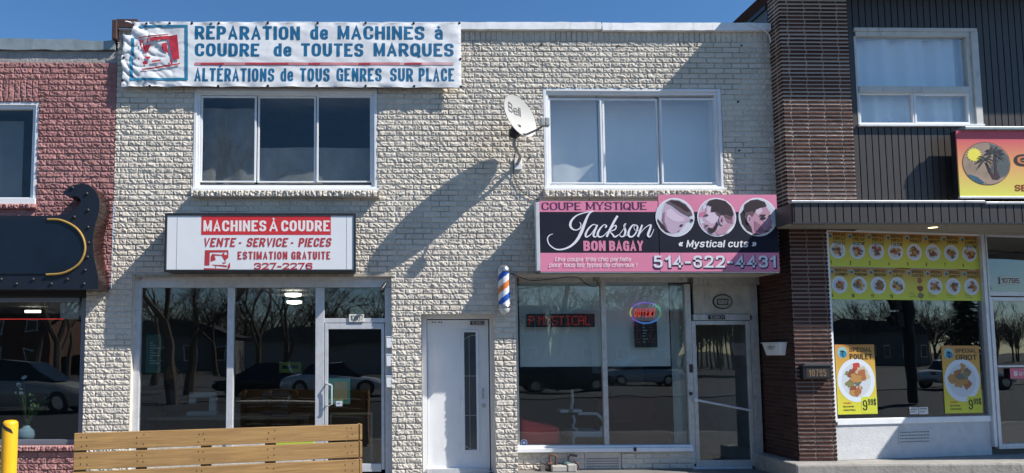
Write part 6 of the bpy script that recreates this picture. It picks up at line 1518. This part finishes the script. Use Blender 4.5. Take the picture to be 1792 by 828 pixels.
# bare trees
def tree(seed, H_=9.0, R0=.24, spread=.62, depth=7):
    r = random.Random(seed); tr, br = MB(), MB()
    def grow(p, d, L_, rad_, lev):
        pts = [p]; q = p; dd = d.copy(); n = 3
        for i in range(n):
            dd = (dd+Vector((r.uniform(-.14, .14), r.uniform(-.14, .14), r.uniform(-.03, .12)))).normalized(); q = q+dd*(L_/n); pts.append(q)
        rs = [rad_*(1-.38*i/n) for i in range(n+1)]
        (tr if lev == 0 else br).tube([tuple(x) for x in pts], rs, 7 if lev < 2 else (4 if lev < 4 else 3), cap=False)
        if lev >= depth: return
        kids = r.choice((2, 3, 3)) if lev < 4 else r.choice((2, 2, 3))
        for k in range(kids):
            a = r.uniform(0, 2*pi); o_ = dd.orthogonal().normalized(); o2_ = dd.cross(o_)
            nd_ = (dd+(o_*cos(a)+o2_*sin(a))*r.uniform(spread*.6, spread*1.35)+Vector((0, 0, .12))).normalized()
            st_ = pts[-1] if k < 2 else pts[-2]
            grow(st_, nd_, L_*r.uniform(.62, .86), max(rs[-1]*r.uniform(.66, .86), .016), lev+1)
    grow(Vector((0, 0, -.15)), Vector((0, 0, 1)), H_*.3, R0, 0)
    return tr, br
bark = mat('grey_brown_bark', (.11, .085, .065), .9, var=.25, scale=6)
protos = []
for sd in (3, 8):
    tr, br = tree(sd, 9.5, .26)
    t = thing('bare_tree', 'tree', 'tree', (0, 0, 0), 'bare trees across the street'); tr.build('trunk', bark, t, smooth=True); br.build('crown', bark, t, smooth=True); protos.append(t)
spots = [(300, 18, 1.05, 'tall bare forked tree mirrored in the middle of left shop window'), (455, 34, 1.0, 'bare tree mirrored right of the forked tree in left shop window'), (60, 30, 1.05, 'bare tree mirrored in the middle of corner shop window'), (-60, 26, .9, 'bare tree mirrored at the left edge of corner shop window'),
 (120, 42, 1.0, 'farther bare tree mirrored near the pier of corner shop'), (960, 48, .95, 'bare tree mirrored above the black car in barber window'), (1040, 58, .9, 'distant bare tree mirrored beside barber window mullion'), (1150, 44, .9, 'bare tree mirrored behind the neon sign'),
 (1480, 40, .8, 'bare tree mirrored beside the chicken poster'), (1640, 34, .8, 'bare bushy tree mirrored above the griot poster'), (240, 46, 1.1, 'bare tree mirrored behind the green poster'), (1560, 60, .9, 'far bare tree mirrored in the middle of restaurant window'), (380, 52, 1.1, 'far bare tree mirrored by left shop mullion'), (1000, 36, .6, 'small bare tree mirrored over the moving text sign'), (330, 25, .95, 'bare tree mirrored behind the forked tree in left shop window'), (500, 24, .9, 'bare tree mirrored left of the ceiling lamps in left shop window'), (270, 33, 1.0, 'bare tree mirrored just right of the left shop green poster'),
 (90, 20, .85, 'nearest bare tree mirrored in the corner shop window'), (1110, 36, .8, 'bare tree mirrored just left of the oval neon sign')]
for i, (px, D, sc_, lab) in enumerate(spots):
    x = MIR(px, 600, D, .1)
    if px > 1400: x = REF(px, 600, D)
    if i < 2: o = protos[i]; o.location = (x, -D, 0); o.rotation_euler = (0, 0, i*1.3); o.scale = (sc_,)*3; o['label'] = lab
    else: copy_tree(protos[i % 2], (x, -D, -.1), i*2.1, (sc_, sc_, sc_*(.9+.05*(i % 3))), lab)
# spruce
t = thing('spruce_tree', 'dark conical spruce mirrored near the right edge of restaurant window', 'tree', (0, 0, 0))
mb = MB(); mb.tube([(0, 0, -.15), (0, 0, 9)], [.2, .03], 8); mb.build('trunk', bark, t)
mb = MB(); r = random.Random(9)
for i in range(900):
    h = r.uniform(.8, 9.0); R3 = (9.2-h)*.27*r.uniform(.5, 1.05); a = r.uniform(0, 6.28); c0 = Vector((R3*cos(a), R3*sin(a), h-.25*R3)); u = Vector((cos(a), sin(a), -.35))*.5; v_ = Vector((-sin(a), cos(a), 0))*.22
    mb.poly([c0-u, c0+v_, c0+u*.6, c0-v_])
mb.build('crown', mat('spruce_green', (.03, .05, .03), .8, var=.3), t)
t.location = (REF(1695, 600, 33), -33, -.1)
# a wood far beyond the lots, one mass
mb = MB(); r = random.Random(77)
for i in range(260):
    x, y, h = r.uniform(-75, 150), r.uniform(-95, -66), r.uniform(6, 11)
    mb.tube([(x, y, -.2), (x+r.uniform(-.3, .3), y, h*.6)], [.13, .06], 5, cap=False)
    for k in range(40):
        z = h*r.uniform(.25, .62); a = r.uniform(0, 6.28); L_ = h*r.uniform(.15, .42); e = (x+L_*cos(a)*.7, y+L_*sin(a)*.7, z+L_*r.uniform(.5, 1.1))
        mb.tube([(x, y, z), e], [.045, .025], 3, cap=False)
        for q in range(3): mb.tube([e, (e[0]+r.uniform(-.9, .9), e[1], e[2]+r.uniform(.1, 1.2))], [.03, .018], 3, cap=False)
tag(mb.build('woodland', bark), 'distant leafless wood mirrored along the horizon of shop glass', 'wood', kind='stuff')
# canopy of the filling station
cxg = MIR(1120, 600, 44, .6)
t = thing('station_canopy', 'flat red and white filling station canopy mirrored in the barber and restaurant windows', 'canopy', (cxg+6, -46, -.1))
mb = MB(); mb.box(cxg-5, cxg+26, -50, -42, 3.9, 4.75); mb.build('fascia', paint('red_fascia', (.42, .02, .025)), t); mb = MB(); mb.box(cxg-5.02, cxg+26.02, -50.02, -41.98, 4.76, 4.9); mb.build('roof_edge', M['vinyl'], t)
for i in range(5): mb = MB(); mb.box(cxg-3+6*i, cxg-2.6+6*i, -46.2, -45.8, -.12, 3.89); mb.build('column', M['vinyl'], t)
t = thing('kiosk', 'low pale shop building mirrored beyond the parked cars', 'building', (-12, -56, 0))
mb = MB(); mb.box(-12, 2, -62, -56, -.12, 2.8); mb.build('wall', mat('pale_wall', (.32, .31, .29), .8), t); mb = MB(); mb.prism([(-12.5, 2.8), (2.5, 2.8), (-1, 4.2), (-9, 4.2)], -62.5, -55.5); mb.build('roof', mat('grey_roof', (.12, .12, .12), .8), t)
for (x0, x1, y0, hh, rh, colw, lab) in ((-44, -31, -60, 5.6, 2.0, (.14, .07, .05), 'brown brick house mirrored at the far left behind the bare trees'), (-29, -14, -63, 3.4, 1.6, (.20, .19, .18), 'low grey house mirrored behind the forked bare tree'), (4, 17, -64, 6.2, .3, (.12, .06, .05), 'flat roofed brick block mirrored behind the kiosk'), (19, 30, -62, 3.6, 1.8, (.24, .22, .19), 'cream bungalow mirrored behind the station canopy'), (52, 70, -60, 6.0, .3, (.11, .08, .07), 'long dark brick block mirrored in the restaurant glass'), (74, 95, -58, 4.0, 1.8, (.18, .17, .16), 'grey house mirrored at the right of the restaurant glass')):
    t = thing('house', lab, 'house', ((x0+x1)/2, y0, 0), 'houses across the street')
    mb = MB(); mb.box(x0, x1, y0-8, y0, -.12, hh); mb.build('wall', mat('house_wall', colw, .85, var=.2), t)
    mb = MB(); mb.prism([(x0-.4, hh+.002), (x1+.4, hh+.002), (x1-(x1-x0)*.25*(rh > 1), hh+rh), (x0+(x1-x0)*.25*(rh > 1), hh+rh)], y0-8.4, y0+.4); mb.build('roof', mat('house_roof', (.06, .055, .055), .8), t)
    n = int((x1-x0)/3)
    for fl in range(2 if hh > 5 else 1):
        for i in range(n):
            xx = x0+(x1-x0)*(i+.5)/n; mb = MB(); mb.box(xx-.65, xx+.65, y0+.003, y0+.06, 1.0+2.7*fl, 2.3+2.7*fl); wn = mb.build('window', M['vinyl'], t); mb = MB(); mb.box(xx-.55, xx+.55, y0+.061, y0+.07, 1.1+2.7*fl, 2.2+2.7*fl); mb.build('pane', ink((.03, .035, .04), .1), wn)
# traffic signal mirrored in the restaurant glass
D = 11.0; xs_ = REF(1592, 600, D)
t = thing('traffic_light', 'tall dark traffic signal post mirrored in the restaurant window', 'traffic light', (xs_, -D, 0))
mb = MB(); mb.lathe([(.17, -.1), (.15, 6.2)], (xs_, -D, 0), 14); mb.build('post', M['dark'], t, smooth=True)
for k in range(2):
    mb = MB(); mb.box(xs_-.62, xs_-.28, -D-.15, -D+.15, 2.55+.62*k, 3.1+.62*k); mb.prism([(xs_-.95, 2.95+.62*k), (xs_-.625, 3.05+.62*k), (xs_-.625, 2.6+.62*k)], -D-.12, -D+.12); mb.build('signal_head', M['dark'], t)
mb = MB(); mb.box(xs_-.3, xs_-.1, -D-.04, -D+.04, 2.8, 2.9); mb.build('arm', M['dark'], t)
xp_ = MIR(1003, 500, 26, .6); t = thing('utility_pole', 'slim leaning pole mirrored at the top of the barber window', 'pole', (xp_, -26, 0)); mb = MB(); mb.tube([(xp_-.9, -26, -.1), (xp_+.5, -26, 9.5)], [.16, .11], 10); mb.build('shaft', M['dark'], t)
mb = MB(); mb.tube([(xp_+.3, -26, 8.1), (xp_+1.5, -26, 8.4)], .05, 8); mb.build('arm', M['dark'], t)
